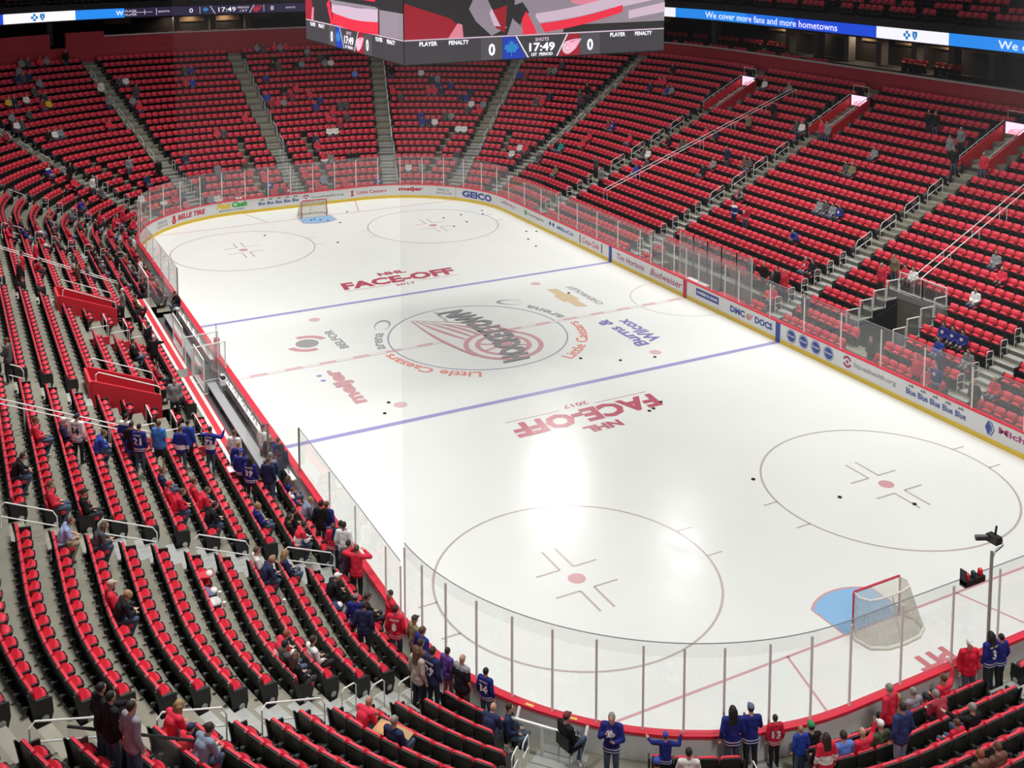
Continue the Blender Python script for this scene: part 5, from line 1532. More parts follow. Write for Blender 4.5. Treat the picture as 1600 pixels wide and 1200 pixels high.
# ------------------------------------------------------------ hanging scoreboard
SB = thing('hanging_scoreboard', 'large box scoreboard with video screens hanging over centre ice, showing 17:49', 'scoreboard', (0, .15, 14.93)); SB.scale = (1.085,)*3
X0, Y0 = 6.06, 6.23
mb = MB(); mb.box((0, 0, 2.5), (2*X0, 2*Y0, 5.0)); mb.obj('scoreboard_housing', M('black_matte'), SB)
mat('dark_frame', (.05, .05, .055), .5); mb = MB(); mb.box((0, 0, -.01), (2*X0+.04, 2*Y0+.04, .03)); mb.obj('bottom_rim', M('dark_frame'), SB)
def face(name, vf, f, m, e=.02):
    """f = 'near' or 'left'; x along the face as read, y up from its lower edge."""
    fn = (lambda a, b: (a, -Y0-e, b)) if f == 'near' else (lambda a, b: (-X0-e, -a, b))
    return flat(name, vf, fn, M('led_'+m), SB)
def ftext(s, f, x0, x1, z, h, m='white', bold=.03, e=.05): return face('score_lettering', xf(fit(textmesh(s, bold=bold), x1-x0, h), 1, (x0+x1)/2, z), f, m, e)
for f, W_ in (('near', X0), ('left', Y0)):
    face('score_strip', rect2(-W_, .02, W_, .93), f, 'panel'); face('strip_divider', rect2(-W_, .93, W_, .985), f, 'mauve')
    for sx in (-1, 1): face('score_cell', rect2(sx*2.3-.48, .03, sx*2.3+.48, .92), f, 'panel2', .03)
    for sx in (-1, 1):
        x = -5.44 if sx < 0 else 3.29
        ftext('PLAYER', f, x, x+.76, .80, .17); ftext('PENALTY', f, x+1.25, x+2.12, .80, .17); ftext('0', f, sx*2.3-.15, sx*2.3+.15, .44, .5)
    ftext('SHOTS', f, -.32, .32, .76, .15, 'mauve'); ftext('17:49', f, -.6, .6, .45, .36); ftext('1ST  PERIOD', f, -.5, .5, .15, .13)
    face('leaf_panel', poly([(-1.8, .02), (-1.0, .02), (-.75, .02), (-1.25, .92), (-1.8, .92)]), f, 'navy', .03); face('leaf_emblem', xf(leaf2(), .38, -1.42, .42), f, 'logo_blue', .05)
    face('slash', poly([(-1.22, .92), (-1.17, .92), (-.62, .04), (-.67, .04)][::-1]), f, 'white', .05); face('slash', poly([(1.17, .92), (1.22, .92), (.72, .04), (.67, .04)][::-1]), f, 'white', .05)
    face('wheel_panel', poly([(.78, .02), (1.8, .02), (1.8, .92), (1.25, .92)]), f, 'maroon', .03)
    w_, b_ = winged_wheel(); face('wheel_emblem', xf(b_, .46, 1.42, .42), f, 'rose', .045); face('wheel_emblem', xf(w_, .46, 1.42, .42), f, 'pinkwhite', .055)
    face('screen', rect2(-W_, .99, W_, 4.7), f, 'dark')
def vp(f, m, pts, e=.03):
    a = sum(pts[i][0]*pts[(i+1) % len(pts)][1]-pts[(i+1) % len(pts)][0]*pts[i][1] for i in range(len(pts)))
    face('screen_picture', poly(pts if a > 0 else pts[::-1]), f, m, e)
def arc_band(f, m, x0, z0, x1, z1, bend, w0, w1, e):
    n = 14; v = []
    for i in range(n+1):
        t = i/n; x = x0+(x1-x0)*t; z = z0+(z1-z0)*t+bend*math.sin(math.pi*t); w = w0+(w1-w0)*t; v += [(x, z), (x, z+w)]
    face('screen_picture', (v, [(2*i, 2*i+2, 2*i+3, 2*i+1) for i in range(n)]), f, m, e)
vp('near', 'maroon', [(-6.06, .99), (-3.6, .99), (-3.7, 1.4), (-4.1, 1.75), (-6.06, 2.4)]); vp('near', 'rose', [(-4.2, .99), (-3.55, .99), (-3.6, 1.5), (-3.8, 1.55)], .035)
vp('near', 'grey', [(-3.1, 2.5), (-2.5, 2.5), (-2.2, 1.9), (-1.6, 1.3), (-2.3, 1.0), (-3.0, 1.6), (-3.3, 2.1)]); vp('near', 'mauve', [(-2.4, 1.9), (-2.2, 1.4), (-1.9, 1.35), (-2.3, 2.1)], .035); vp('near', 'maroon', [(-2.3, 2.0), (-1.6, 2.2), (-1.7, 1.1), (-2.1, 1.3)], .033)
vp('near', 'grey', [(-1.6, 1.0), (1.0, 1.0), (1.2, 3.0), (-1.2, 3.0), (-1.3, 1.8)]); vp('near', 'dark', [(-1.6, 2.1), (-.9, 2.3), (-.6, 1.9), (-1.0, 1.4), (-.8, 1.2), (-1.3, 1.6)], .036)
vp('near', 'grey', [(1.0, 1.3), (6.06, 1.3), (6.06, 3.0), (1.0, 3.0)]); vp('near', 'rose', [(1.4, 2.2), (2.4, 2.0), (3.2, 2.6), (2.6, 3.2), (1.2, 3.1)], .035); vp('near', 'mauve', [(3.4, 1.9), (6.06, 2.3), (6.06, 3.3), (3.6, 3.0)], .035)
arc_band('near', 'red', -.3, 1.0, 3.9, 1.75, -.1, .38, .3, .05); arc_band('near', 'mauve', -.3, 1.42, 4.2, 2.15, -.12, .4, .5, .06); vp('near', 'red', [(-.9, 1.0), (-.2, .99), (-.75, 1.95), (-.95, 1.6)], .07); vp('near', 'grey', [(-.25, .99), (.15, .99), (-.25, 1.6), (-.7, 2.05)], .075)
arc_band('near', 'mauve', 4.2, 1.45, 6.06, 1.7, 0, .35, .4, .06); vp('near', 'maroon', [(0, 2.7), (.9, 2.4), (1.2, 3.2), (0, 3.2)], .04)
vp('left', 'maroon', [(-6.23, .99), (-5.4, .99), (-5.1, 1.6), (-5.4, 2.4), (-6.23, 3)]); vp('left', 'rose', [(-5.35, .99), (-5.0, .99), (-4.9, 1.6), (-5.15, 1.6)], .035)
arc_band('left', 'red', -2.1, 1.05, 3.6, .99, -.1, .5, .5, .05); arc_band('left', 'mauve', -2.2, 1.55, 3.6, 1.5, -.12, .5, .55, .06); vp('left', 'red', [(-2.9, 1.9), (-2.5, 2.1), (-2.0, .99), (-2.3, .99)], .07); vp('left', 'grey', [(-2.5, 2.1), (3.4, 2.1), (3.6, 2.0), (-2.0, 1.9)], .07)
vp('left', 'grey', [(3.7, 1.0), (6.23, 1.0), (6.23, 2.0), (3.7, 2.0)]); vp('left', 'red', [(1.5, 2.3), (3.2, 2.3), (3.6, 3.2), (1.2, 3.2)])

# ------------------------------------------------------------ team benches on the left, penalty boxes on the right
mat('bench_red', (.62, .02, .035), .5); mat('bench_grey', (.36, .37, .38), .6); mat('bottle_white', (.7, .72, .72), .4); mat('bottle_green', (.2, .35, .1), .4); mat('floor_dark', (.10, .105, .11), .7)
mb = MB(); mb.box((-13.95, -1.2, -.02), (1.75, 23.0, .04)); struct(mb.obj('bench_floor', M('floor_dark')))
mb = MB(); mb.box((16-1.3, 0, -.02), (2.4, 8.6, .04)); struct(mb.obj('penalty_floor', M('concrete')))
benchn = ['nearer', 'farther']
for bi, (ya, yb) in enumerate([(-12.1, -1.0), (.9, 9.2)]):
    t = thing('team_bench', 'long grey %s team bench behind the left boards' % benchn[bi], 'bench', (-13.75, (ya+yb)/2, 0), 0, None); L = yb-ya
    q = MB(); q.box((0, 0, .46), (.38, L, .06)); q.obj('bench_seat', M('bench_grey'), t)
    for k in range(int(L/2)+1):
        q = MB(); q.box((0, -L/2+.2+k*(L-.4)/int(L/2), .22), (.3, .08, .44)); q.obj('bench_leg', M('grey_dark'), t)
    q = MB(); q.box((-.55, 0, .04), (.45, L, .03)); q.obj('floor_mat', M('bench_red'), t)
    t = thing('bottle_shelf', 'narrow white shelf inside the boards of the %s team bench' % benchn[bi], 'shelf', (-13.25, (ya+yb)/2, 0))
    q = MB(); q.box((0, 0, .78), (.18, L, .03)); q.obj('shelf_board', M('light_metal'), t)
    for k in range(int(L/2.2)+1):
        q = MB(); q.box((.03, -L/2+.15+k*(L-.3)/int(L/2.2), .39), (.05, .04, .76)); q.obj('shelf_leg', M('grey_metal'), t)
bot = None
for bi, (ya, yb, n) in enumerate([(-11.5, -2.0, 20), (1.6, 8.4, 18)]):
    for k in range(n):
        if bot is None:
            q = MB(); q.cap((0, 0, .03), (0, 0, .16), .036, .034, 10); bot = q.mesh('body', M('bottle_white'), True); q = MB(); q.cap((0, 0, .18), (0, 0, .23), .022, .012, 8); botc = q.mesh('lid', M('bottle_green'), True)
        y = ya+(yb-ya)*k/(n-1); t = thing('water_bottle', '%s white water bottle with green lid, from the near end of the %s bench shelf' % (ORD[k], benchn[bi]), 'bottle', (-13.25+.03*((k*7) % 3-1), y, .79), 0, 'water bottles on the bench shelves'); link('bottle_body', bot, t); link('lid', botc, t)
mat('wall_stripe_white', (.75, .75, .72), .5)
for (ya, yb, nm) in [(-12.6, -1.3, 'nearer'), (-.3, 10.6, 'farther')]:
    t = thing('bench_rear_wall', 'red and white striped low wall behind the %s team bench' % nm, 'wall', (-14.87, (ya+yb)/2, 0)); L = yb-ya
    q = MB(); q.box((0, 0, .52), (.5, L, 1.04)); q.obj('wall_body', M('board_back'), t)
    for x, w, m in ((-.2, .09, 'wall_stripe_white'), (0, .22, 'bench_red'), (.2, .07, 'wall_stripe_white')):
        q = MB(); q.box((x, 0, 1.05), (w, L, .02)); q.obj('top_stripe', M(m), t)
# dividers, padded post and gates around the benches
t = thing('padded_post', 'tall red padded post on the boards between the two team benches', 'post', (-13.1, .55, 0)); q = MB(); q.box((0, 0, .95), (.22, .24, 1.9)); q.obj('pad', M('bench_red'), t); q = MB(); q.tube([(0, .05, 1.9), (0, .05, 2.6)], .02, 6); q.obj('rod', M('grey_metal'), t)
def glass_screen(name, label, p0, p1, z0, z1, cat='glass screen', group=None, posts=True, bar=True):
    c = ((p0[0]+p1[0])/2, (p0[1]+p1[1])/2); L = math.hypot(p1[0]-p0[0], p1[1]-p0[1]); a = math.atan2(p1[1]-p0[1], p1[0]-p0[0])
    t = thing(name, label, cat, (c[0], c[1], z0), a, group); h = z1-z0
    q = MB(); q.box((0, 0, h/2), (L-.06, .012, h-.05)); q.obj('glass_panel', RAILGLASS, t)
    for s in (-1, 1):
        if posts: q = MB(); q.box((s*L/2, 0, h/2), (.05, .05, h)); q.obj('post', M('light_metal'), t)
    if bar: q = MB(); q.box((0, 0, h), (L, .05, .04)); q.obj('top_rail', M('light_metal'), t); q = MB(); q.box((0, 0, .06), (L, .04, .04)); q.obj('bottom_rail', M('light_metal'), t)
    return t
glass_screen('glass_screen', 'glass screen across the bench area between the two team benches, nearer one', (-13.1, -1.1), (-14.6, -1.25), 0, 2.3)
glass_screen('glass_screen', 'glass screen across the bench area beside the red padded post', (-13.1, .35), (-14.6, .2), 0, 2.3)
glass_screen('glass_screen', 'tall glass screen at the rear of the farther bench', (-14.6, 9.5), (-14.6, 12.4), .4, 2.5)
glass_screen('glass_screen', 'tall glass screen behind the farther bench near the tablet stand', (-14.55, 1.0), (-14.55, 3.2), 1.06, 2.5)
glass_screen('glass_screen', 'glass pane behind the middle of the nearer team bench', (-14.55, -3.4), (-14.55, -1.4), 1.06, 2.5)
# penalty boxes: high glass at the back, dividers, a table for the officials
for i, (y0, y1) in enumerate([(-3.6, -2.3), (-2.3, -1.0), (-1.0, .3), (.3, 1.6), (1.6, 2.9)]):
    glass_screen('penalty_glass', '%s tall glass screen behind the penalty boxes from the camera side' % ORD[i], (14.7, y0), (14.7, y1), 0, 2.95, 'glass screen', 'penalty box screens', True, False)
for i, y in enumerate((-3.6, -1.0, 1.0, 3.3)):
    glass_screen('penalty_divider', '%s glass divider of the penalty boxes from the camera side' % ORD[i], (13.15, y), (14.65, y), 0, 2.9, 'glass divider', 'penalty box dividers', False, False)
for y, w in ((-2.3, 'nearer'), (2.2, 'farther')):
    t = thing('penalty_bench', 'red and grey bench in the %s penalty box' % w, 'bench', (14.4, y, 0)); q = MB(); q.box((0, 0, .45), (.4, 2.2, .06)); q.obj('bench_seat', M('bench_red'), t)
    for s in (-1, 1): q = MB(); q.box((0, s*.9, .21), (.3, .08, .42)); q.obj('bench_leg', M('grey_dark'), t)
t = thing('scorer_table', 'long white table of the off-ice officials between the penalty boxes', 'table', (13.75, 0, 0)); q = MB(); q.box((0, 0, .78), (.5, 1.8, .04)); q.obj('tabletop', M('white_paint'), t)
for s in (-1, 1): q = MB(); q.box((0, s*.8, .38), (.5, .05, .76)); q.obj('leg', M('grey_metal'), t)

# ------------------------------------------------------------ low vomitories with red walls (left) and screened ones high on the right
def wedge(t, x0, x1, y, zb0, zb1, zt0, zt1, th, m, name):
    q = MB(); v = [(x0, y-th/2, zb0), (x1, y-th/2, zb1), (x1, y-th/2, zt1), (x0, y-th/2, zt0), (x0, y+th/2, zb0), (x1, y+th/2, zb1), (x1, y+th/2, zt1), (x0, y+th/2, zt0)]
    q.add(v, [(0, 1, 2, 3), (7, 6, 5, 4), (0, 4, 5, 1), (1, 5, 6, 2), (2, 6, 7, 3), (3, 7, 4, 0)]); return q.obj(name, M(m), t)
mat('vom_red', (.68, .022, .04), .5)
def rail2(t, pts, r=.022, drop=.0, m='light_metal', name='handrail'):
    q = MB(); q.tube(pts, r, 6); return q.obj(name, M(m), t)
for nm, ya, yb in (('farther', 5.1, 6.7), ('nearer', -6.3, -4.7)):
    t = thing('entry_wall', 'red sloping side walls of the %s stair entry in the left stand' % nm, 'wall')
    wedge(t, -19.35, -16.8, ya, .1, .1, 3.55, 2.5, .12, 'vom_red', 'side_wall'); wedge(t, -19.35, -16.8, yb, .1, .1, 3.55, 2.5, .12, 'vom_red', 'side_wall')
    q = MB(); q.box((-19.4, (ya+yb)/2, 2.0), (.1, yb-ya, 3.0)); q.obj('end_wall', M('vom_red'), t)
    q = MB(); q.box((-18.1, (ya+yb)/2, .2), (2.5, yb-ya, .1)); q.obj('entry_floor', M('grey_dark'), t)
    for y in (ya, yb): rail2(t, [(-19.2, y, 3.45), (-19.2, y, 3.75), (-19.1, y, 3.83), (-17.0, y, 2.9), (-16.85, y, 2.8), (-16.85, y, 2.5)])
    # accessible platforms beside the entry
    yp0, yp1 = (ya-3.5, ya-1.6)
    for r in (3, 4, 5):
        x = -(RX+drow(r)); z = zrow(r)
        q = thing('viewing_platform', 'raised wheelchair platform beside the %s left entry, %s step up' % (nm, ORD[r-3]), 'platform', (x+.35, (yp0+yp1)/2, 0)); b = MB(); b.box((0, 0, z+.03), (.9, 1.85, .06)); b.obj('deck', M('concrete_low'), q)
        b = MB(); b.box((0, -1.0, z-.1), (.86, .08, .9)); b.obj('red_panel', M('vom_red'), q)
        b = MB(); b.tube([(-.4, -.98, z), (-.4, -.98, z+.85), (.4, -.98, z+.85), (.4, -.98, z)], .02, 6); b.obj('guard_rail', M('light_metal'), q)
        b = MB(); b.tube([(.42, .9, z), (.42, .9, z+.8), (.42, -.3, z+.8), (.42, -.3, z)], .018, 6); b.obj('front_rail', M('light_metal'), q)
emat('screen_pink', (.9, .62, .78), 1.2)
mat('slab_dark', (.03, .03, .03)); mat('board_dim', (.28, .28, .27), .7)
for nm, y in (('farthest', 17.8), ('middle', 6.2), ('nearest', -6.2)):
    x0, x1 = RX+drow(16)+.1, RX+drow(20)+.2; z0, z1 = zrow(16), zrow(20)
    t = thing('upper_entry', 'red walled upper stair entry with lit emblem screen, %s of three on the right' % nm, 'entry')
    for s in (-1, 1): wedge(t, x0, x1, y+s*.85, z0-.3, z1-.3, z0+.95, z1+1.0, .1, 'vom_red', 'side_wall'); rail2(t, [(x0, y+s*.85, z0+.95), (x0, y+s*.85, z0+1.15), (x1, y+s*.85, z1+1.2)])
    q = MB(); q.box((x1, y, z1+.35), (.1, 1.6, 1.7)); q.obj('end_wall', M('slab_dark'), t)
    q = MB(); q.add([(x1-.07, y+.7, z1-.35), (x1-.07, y-.7, z1-.35), (x1-.07, y-.7, z1+1.15), (x1-.07, y+.7, z1+1.15)], [(0, 1, 2, 3)]); sc = q.obj('entry_screen', M('led_screen_pink'), t)
    w_, b_ = winged_wheel(); flat('screen_emblem', xf(w_, .5), lambda a, b: (x1-.09, y-a, z1+.5+b), M('led_red'), sc)
    q = MB(); q.tube([(x1+.1, y+.7, z1+.9), (x1+.1, y+.7, z1+1.8), (x1+.1, y-.7, z1+1.8), (x1+.1, y-.7, z1+.9)], .025, 6); q.obj('guard_hoop', M('light_metal'), t)
    q = MB(); q.box(((x0+x1)/2, y, (z0+z1)/2-.4), (x1-x0, 1.6, .1)); q.obj('entry_floor', M('slab_dark'), t)
# the black machine tunnel in the right stand
xa, xb = RX+drow(2)-FRONT, RX+drow(6)-FRONT
for y, nm in ((-10.2, 'wall_tunnel_far'), (-13.1, 'wall_tunnel_near')):
    e = bpy.data.objects.new(nm, None); COL.objects.link(e); struct(e); wedge(e, xa, xb+2.5, y, -.3, -.3, zrow(1), zrow(6)+.25, .06, 'black_matte', 'wall_face')
mb = MB(); mb.box(((xa+xb)/2+1.2, -11.65, .01), (xb-xa+2.6, 2.8, .03)); struct(mb.obj('tunnel_floor', M('black_matte')))
mb = MB(); mb.box((xb+.1, -11.65, zrow(6)-.16), (.22, 2.9, .32)); struct(mb.obj('tunnel_lintel', M('board_dim')))
mb = MB(); mb.box((xb+2.5, -11.65, 1.0), (.1, 2.9, 2.4)); struct(mb.obj('wall_tunnel_end', M('black_matte')))
for r in range(2, 6):
    x = RX+drow(r)
    for y, w in ((-10.15, 'far'), (-13.15, 'near')):
        glass_screen('stair_guard', '%s step of glass guards on the %s side of the black tunnel' % (ORD[r], w), (x-.6, y), (x+.2, y), zrow(r), zrow(r)+1.0, 'guard', 'tunnel glass guards')
glass_screen('stair_guard', 'glass guard across the head of the black tunnel, left half', (xb+.15, -10.2), (xb+.15, -11.65), zrow(6), zrow(6)+1.0, 'guard'); glass_screen('stair_guard', 'glass guard across the head of the black tunnel, right half', (xb+.15, -11.65), (xb+.15, -13.1), zrow(6), zrow(6)+1.0, 'guard')

# ------------------------------------------------------------ handrails
ALN = []
def aisle_name(al):
    (px, py), _ = al
    if abs(px) == 13: return '%s side aisle %s' % ('left' if px < 0 else 'right', {-18.1: 'nearest the camera', -6.4: 'just before centre ice', 6.4: 'just past centre ice', 18.1: 'before the far corner'}[py])
    if abs(px) > 14: return '%s %s corner aisle' % ('far' if py > 0 else 'near', 'left' if px < 0 else 'right')
    if abs(px) > 12: return 'diagonal %s %s aisle' % ('far' if py > 0 else 'near', 'left' if px < 0 else 'right')
    if abs(px) > 7: return '%s end aisle %s of the goal' % ('far' if py > 0 else 'near', 'left' if px < 0 else 'right')
    return 'middle aisle of the %s end' % ('far' if py > 0 else 'near')
def seg_rail(p, q, h=.92, bend=.15):
    p = Vector(p); q = Vector(q); u = (q-p).normalized()*bend
    return [p, p+V((0, 0, h-bend)), p+V((0, 0, h))+u*.8, q+V((0, 0, h))-u*.8, q+V((0, 0, h-bend)), q]
nr = 0
for al in AL:
    side = 1 if al[0][0] < 0 else -1
    nl = al[0] == (-13, -18.1); nc = al[0] == (-14.3, -25.05)
    lst = [(0, 1.8), (3, 4.8), (6, 7.8), (9, 10.6), (12, 13.6), (15, 16.6), (18, 19.6)] if nl else [(4.3, 6.2), (7.2, 9), (10.1, 11.9), (13, 14.8), (16, 17.8)] if nc else [(q, q+1.3) for q in (7, 9, 11, 13, 15, 17, 19)]
    for r, r1 in lst:
        if al[0][0] == 13 and al[0][1] in (18.1, 6.4, -6.4) and r >= 15: continue
        def pt(r_, off):
            d = drow(r_)-.25; t = aisle_t(al, d); x, y, nx, ny = path(t, d); 
            return (x-ny*off, y+nx*off, zrow(int(round(r_))) if r_ == int(r_) else zrow(int(r_))+(zrow(int(r_)+1)-zrow(int(r_)))*(r_-int(r_)))
        off = .0 if al[0][0] < 0 and abs(al[0][1]) < 20 else .55*side
        if al[0][0] > 0 and abs(al[0][0]) == 13: off = .55
        p, q = pt(r, off), pt(r1, off); pr = proj(p)
        if pr[2] < 1 or not (-30 < pr[0] < 1640 and -30 < pr[1] < 1260): continue
        if void(p[0], p[1], int(r)) or void(q[0], q[1], int(r1)+1) or (p[0] < 0 and abs(p[1]) < 9 and r < 8) : continue
        nr += 1
        t = thing('aisle_handrail', 'grey tube handrail at row %d, %s' % (int(r)+1, aisle_name(al)), 'handrail', p, 0, 'aisle handrails')
        P0 = V((0, 0, 0)); Q0 = Vector(q)-Vector(p); rail2(t, seg_rail(P0, Q0), .02, name='rail_loop'); rail2(t, [P0+V((0, 0, .5)), Q0+V((0, 0, .5))], .018, name='middle_bar')
    for r in range(1, 7):
        d = drow(r); t_ = aisle_t(al, d); x, y, nx, ny = path(t_, d)
        if void(x, y, r) or (x < 0 and abs(y) < 9 and r < 8) or nl or (nc and r > 3): continue
        pr = proj((x, y, zrow(r)))
        if pr[2] < 1 or not (-30 < pr[0] < 1640 and -30 < pr[1] < 1260): continue
        sg = .62 if al[0][0] >= 0 and al[0][1] < 25 else -.62
        if al[0][0] == .25 or nc: sg = 0
        x -= ny*sg; y += nx*sg; t = thing('row_hoop', 'small grey hoop rail at row %d, %s' % (r+1, aisle_name(al)), 'handrail', (x, y, zrow(r)), math.atan2(-ny, -nx)-math.pi/2, 'hoop rails on the lower steps')
        q = MB(); q.tube([(0, .0, 0), (0, 0, .78), (0, .06, .85), (0, .36, .85), (0, .42, .78), (0, .42, 0)], .017, 6); q.obj('hoop', M('light_metal'), t); q = MB(); q.tube([(0, 0, .5), (0, .42, .5)], .014, 5); q.obj('hoop_bar', M('light_metal'), t)
# long pairs of rails running up the middle of the side blocks
for nm, sx, ya, yb, r0, r1 in (('right block beyond the penalty boxes', 1, 15.0, 12.0, 4, 20), ('right block by the tunnel', 1, -11.1, -10.8, 6, 20), ('left block beyond the benches', -1, 11.2, 11.7, 2.6, 12), ('left block nearest the camera', -1, -10.9, -10.8, 5, 14)):
    for k, w in ((-.22, 'nearer'), (.22, 'farther')):
        def zz(r): return zrow(int(r))
        a = (sx*(RX+drow(r0)-.4), ya+k, zz(r0)); b = (sx*(RX+drow(r1)-.4), yb+k, zz(r1)); t = thing('long_handrail', '%s bar of the long pair of rails climbing the %s' % (w, nm), 'handrail')
        pa, pb = Vector(a), Vector(b); rail2(t, [pa, pa+V((0, 0, .95)), pb+V((0, 0, .95)), pb], .024, name='rail')
        for j in range(1, 6):
            c = pa.lerp(pb, j/6); q = MB(); q.tube([c-V((0, 0, .1)), c+V((0, 0, .94))], .018, 5); q.obj('rail_post', M('light_metal'), t)

# ------------------------------------------------------------ things near the curved glass
def pt_on(x, y): return (x, y, floorz(x, y))
t = thing('white_gate', 'white metal gate frame with slanted braces in front of the curved near glass', 'gate', (-11.53, -27.67, .29), R(-50))
for x in (-.85, 0, .85): q = MB(); q.box((x, -.35, .5), (.07, .07, 1.0)); q.obj('gate_post', M('light_metal'), t)
for z in (1.0, .12): q = MB(); q.box((0, -.35, z), (1.75, .06, .05)); q.obj('gate_bar', M('light_metal'), t)
for x in (-.85, .95): q = MB(); q.tube([(x, -.3, .2), (x, .3, .85)], .04, 6); q.obj('gate_brace', M('white_paint'), t)
q = MB(); q.box((0, -.35, .55), (1.65, .012, .8)); q.obj('glass_panel', RAILGLASS, t)
# robotic camera on a pole and the goal light at the right edge
t = thing('camera_pole', 'tall grey pole carrying a black robotic camera behind the near goal', 'camera', (.3, -30.78, .29))
q = MB(); q.tube([(0, 0, 0), (0, 0, 3.75)], .045, 8); q.obj('pole', M('grey_metal'), t); q = MB(); q.tube([(0, 0, 3.55), (.25, .05, 3.75), (.5, .05, 3.8)], .035, 6); q.obj('bracket', M('light_metal'), t)
q = MB(); q.box((.05, 0, 4.1), (.22, .34, .2)); q.tube([(0, .1, 4.1), (-.3, .3, 4.07)], .08, 8); q.obj('camera_body', M('black_plastic'), t); q = MB(); q.tube([(.1, 0, 4.2), (.16, .02, 4.42)], .03, 6); q.obj('antenna', M('black_plastic'), t); q = MB(); q.tube([(.1, 0, 4.1), (.38, 0, 4.0), (.42, 0, 3.8), (.15, 0, 3.7)], .015, 5); q.obj('cable', M('black_plastic'), t)
t = thing('goal_light', 'black box with red and green goal lamps fixed above the end glass', 'lamp', (-.33, -30.72, 3.38))
q = MB(); q.box((0, 0, 0), (.75, .2, .16)); q.obj('lamp_box', M('black_plastic'), t); q = MB(); q.box((-.36, 0, .18), (.03, .2, .4)); q.obj('side_plate', M('black_plastic'), t)
mat('lamp_red', (.7, .02, .05), .3); mat('lamp_green', (.01, .05, .04), .3)
for x, m in ((-.22, 'lamp_red'), (.02, 'lamp_green'), (.28, 'lamp_red')): q = MB(); q.cap((x, 0, .12), (x, 0, .2), .075, .07, 10); q.obj('lamp_dome', M(m), t, True)
# pizza box, shirts and bags on seats
def seat_at(px, py):
    e = (SPX-px)**2+(SPY-py)**2; i = int(np.argmin(e)); return SEATS[i], i
s, i = seat_at(590, 1120); mat('cardboard', (.42, .27, .13), .8); mat('pizza', (.6, .3, .12), .7)
t = thing('pizza_box', 'open cardboard pizza box resting across the seats beside the bald man in red', 'box', (s[0]+fy[i][0]*.45, s[1]+fy[i][1]*.45, s[2]+.68), s[3]+.2)
q = MB(); q.box((0, 0, .02), (.44, .44, .04)); q.obj('box_base', M('cardboard'), t); q = MB(); q.box((.46, -.05, .03), (.44, .44, .02), mtx=Matrix.Rotation(.15, 3, 'Y')); q.obj('box_lid', M('cardboard'), t); q = MB(); q.add([(.18*math.cos(a*math.pi/10), .18*math.sin(a*math.pi/10), .045) for a in range(18)]+[(0, 0, .05)], [(a, (a+1) % 18, 18) for a in range(17)]); q.obj('pizza', M('pizza'), t)
def heap(name, label, cat, px, py, m, sc=(.24, .2, .12), h=.55, m2=None):
    s, i = seat_at(px, py); t = thing(name, label, cat, (s[0]+fy[i][0]*.25, s[1]+fy[i][1]*.25, s[2]+h), s[3]); rr = random.Random(px)
    q = MB(); 
    for k in range(5): q.ell((rr.uniform(-.1, .1), rr.uniform(-.08, .08), rr.uniform(0, .08)), (sc[0]*rr.uniform(.5, 1), sc[1]*rr.uniform(.5, 1), sc[2]*rr.uniform(.6, 1)), 10, 6)
    o = link('fabric', remesh(q, .02, name), t); o.data.materials[0] = M(m)
    if m2: q = MB(); q.ell((.05, .1, .08), (.13, .1, .08), 10, 6); q.obj('lining', M(m2), t, True)
mat('plastic_bag', (.55, .55, .55), .3)
heap('folded_shirt', 'bundled grey and navy shirt left on a seat in the middle of the left rows', 'shirt', 309, 893, 'hat_greyblue', m2='hat_white')
heap('plastic_bag', 'pale plastic bag left on a seat below the bundled shirt', 'bag', 320, 912, 'plastic_bag')
heap('fan_scarf', 'red and white cloth folded over a seat above the bundled shirt', 'cloth', 303, 878, 'hat_red', m2='hat_white', sc=(.2, .2, .05), h=.75)
heap('jersey_bundle', 'red white and blue jersey hung over a seat beside the white beanie', 'jersey', 508, 925, 'hat_navy', m2='hat_white')
heap('jersey_bundle', 'blue and white jersey draped over a front seat near the boards', 'jersey', 555, 925, 'hat_blue', m2='hat_white')
heap('clear_bag', 'white stuffed bag on the floor beside the white hooded person', 'bag', 505, 1085, 'plastic_bag', h=.2)
heap('brown_bag', 'brown and white tote bag on the floor below the curly-haired person', 'bag', 436, 928, 'hair_brown', h=.12, m2='hat_white')
heap('backpack', 'black bag on the floor of the front row beside the seated person', 'bag', 530, 962, 'black_matte', h=.12)
s, i = seat_at(350, 722); t = thing('laptop_shelf', 'white folding shelf at the end of a row beside the standing group', 'shelf', (s[0]+fy[i][0]*.3, s[1]+fy[i][1]*.3, s[2]), s[3]); q = MB(); q.box((0, 0, .78), (.45, .4, .03)); q.obj('shelf_top', M('white_paint'), t); q = MB(); q.box((0, 0, .39), (.05, .05, .76)); q.obj('shelf_leg', M('grey_metal'), t)
def cup(label, px, py, m='white_paint'):
    s, i = seat_at(px, py); t = thing('paper_cup', label, 'cup', (s[0]+math.cos(s[3])*.2675+fy[i][0]*.46, s[1]+math.sin(s[3])*.2675+fy[i][1]*.46, s[2]+.56), 0, 'paper cups in the holders'); q = MB(); q.tube([(0, 0, 0), (0, 0, .13)], .032, 10, r2=.045); q.obj('cup_body', M(m), t)
cup('white paper cup in a holder left of the bundled shirt', 342, 890); cup('white paper cup in the holder below the first cup', 350, 903); cup('white paper cup in a holder near the curly-haired person', 437, 900); cup('brown paper cup at the bottom edge beside the blue capped child', 1010, 1170, 'cardboard')
t = thing('stair_guard', 'dark-topped clear stair guard in front of the three people in the near left aisle', 'guard')
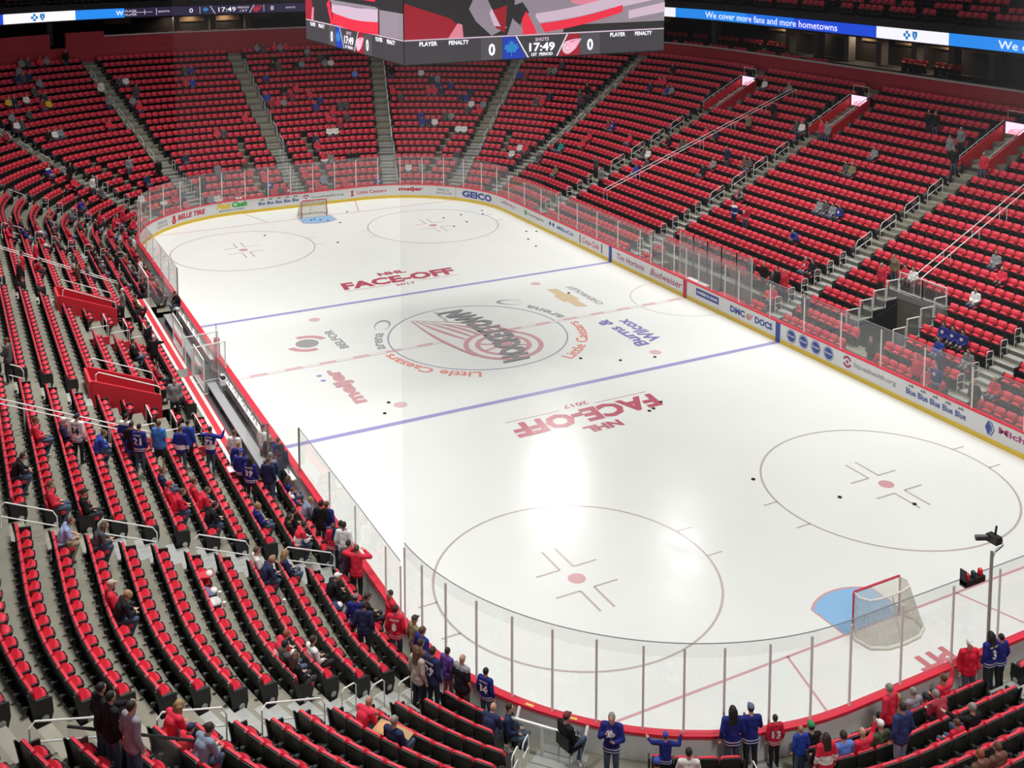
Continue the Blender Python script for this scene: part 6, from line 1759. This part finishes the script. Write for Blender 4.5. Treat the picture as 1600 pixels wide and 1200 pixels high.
q = MB(); q.tube([(-22.53, -28.58, 5.45), (-19.95, -28.9, 4.43)], .03, 6); q.obj('top_rail', M('black_plastic'), t)
q = MB(); q.add([(-22.53, -28.58, 4.2), (-19.95, -28.9, 3.2), (-19.95, -28.9, 4.43), (-22.53, -28.58, 5.45)], [(0, 1, 2, 3)]); q.obj('glass_panel', RAILGLASS, t)
# cameras and sticks on the bench shelf, tablet stand
t = thing('tablet_stand', 'white tablet stand with black screen at the near bench', 'stand', (-13.5, -2.2, 0)); q = MB(); q.box((0, 0, .9), (.22, .3, .25)); q.obj('stand_box', M('white_paint'), t); q = MB(); q.box((.02, 0, 1.1), (.2, .26, .05)); q.obj('tablet', M('black_plastic'), t); q = MB(); q.box((0, 0, .4), (.08, .08, .8)); q.obj('stand_leg', M('grey_metal'), t)
# yellow labels on the red cap by the curved glass
for i, (t_, lab) in enumerate(((xy2t(-11.61, -26.86), 'left'), (xy2t(-10.92, -27.82), 'right'))):
    x, y, nx, ny = path(t_, .12); q = MB(); q.box((x, y, 1.076), (.22, .07, .01), mtx=Matrix.Rotation(math.atan2(ny, nx)+math.pi/2, 3, 'Z')); o = q.obj('cap_label', M('vent_yellow')); tag(o, '%s small yellow sticker on the red cap by the white gate' % lab, 'sticker')
print('rails', nr, 'objects', len(bpy.data.objects))

for d, loc, rz, i in PLACED:
    if 'free2' in d['opt']:
        a = rz+R(-30 if 'gate' in d['label'] else 0)
        t = thing('folding_chair', 'black folding chair under the %s' % ('man in the dark red cap by the white gate' if 'gate' in d['label'] else 'person in dark clothes in the wheelchair bay'), 'chair', loc, a)
        q = MB(); q.box((0, .33, .43), (.42, .40, .03)); q.obj('seat', M('black_plastic'), t); q = MB(); q.box((0, .06, .68), (.42, .03, .28)); q.obj('backrest', M('black_plastic'), t)
        for x in (-.19, .19):
            for y0, y1 in ((.10, .12), (.5, .5)): q = MB(); q.tube([(x, y0, 0), (x, y1, .43)], .014, 6); q.obj('leg', M('grey_metal'), t)
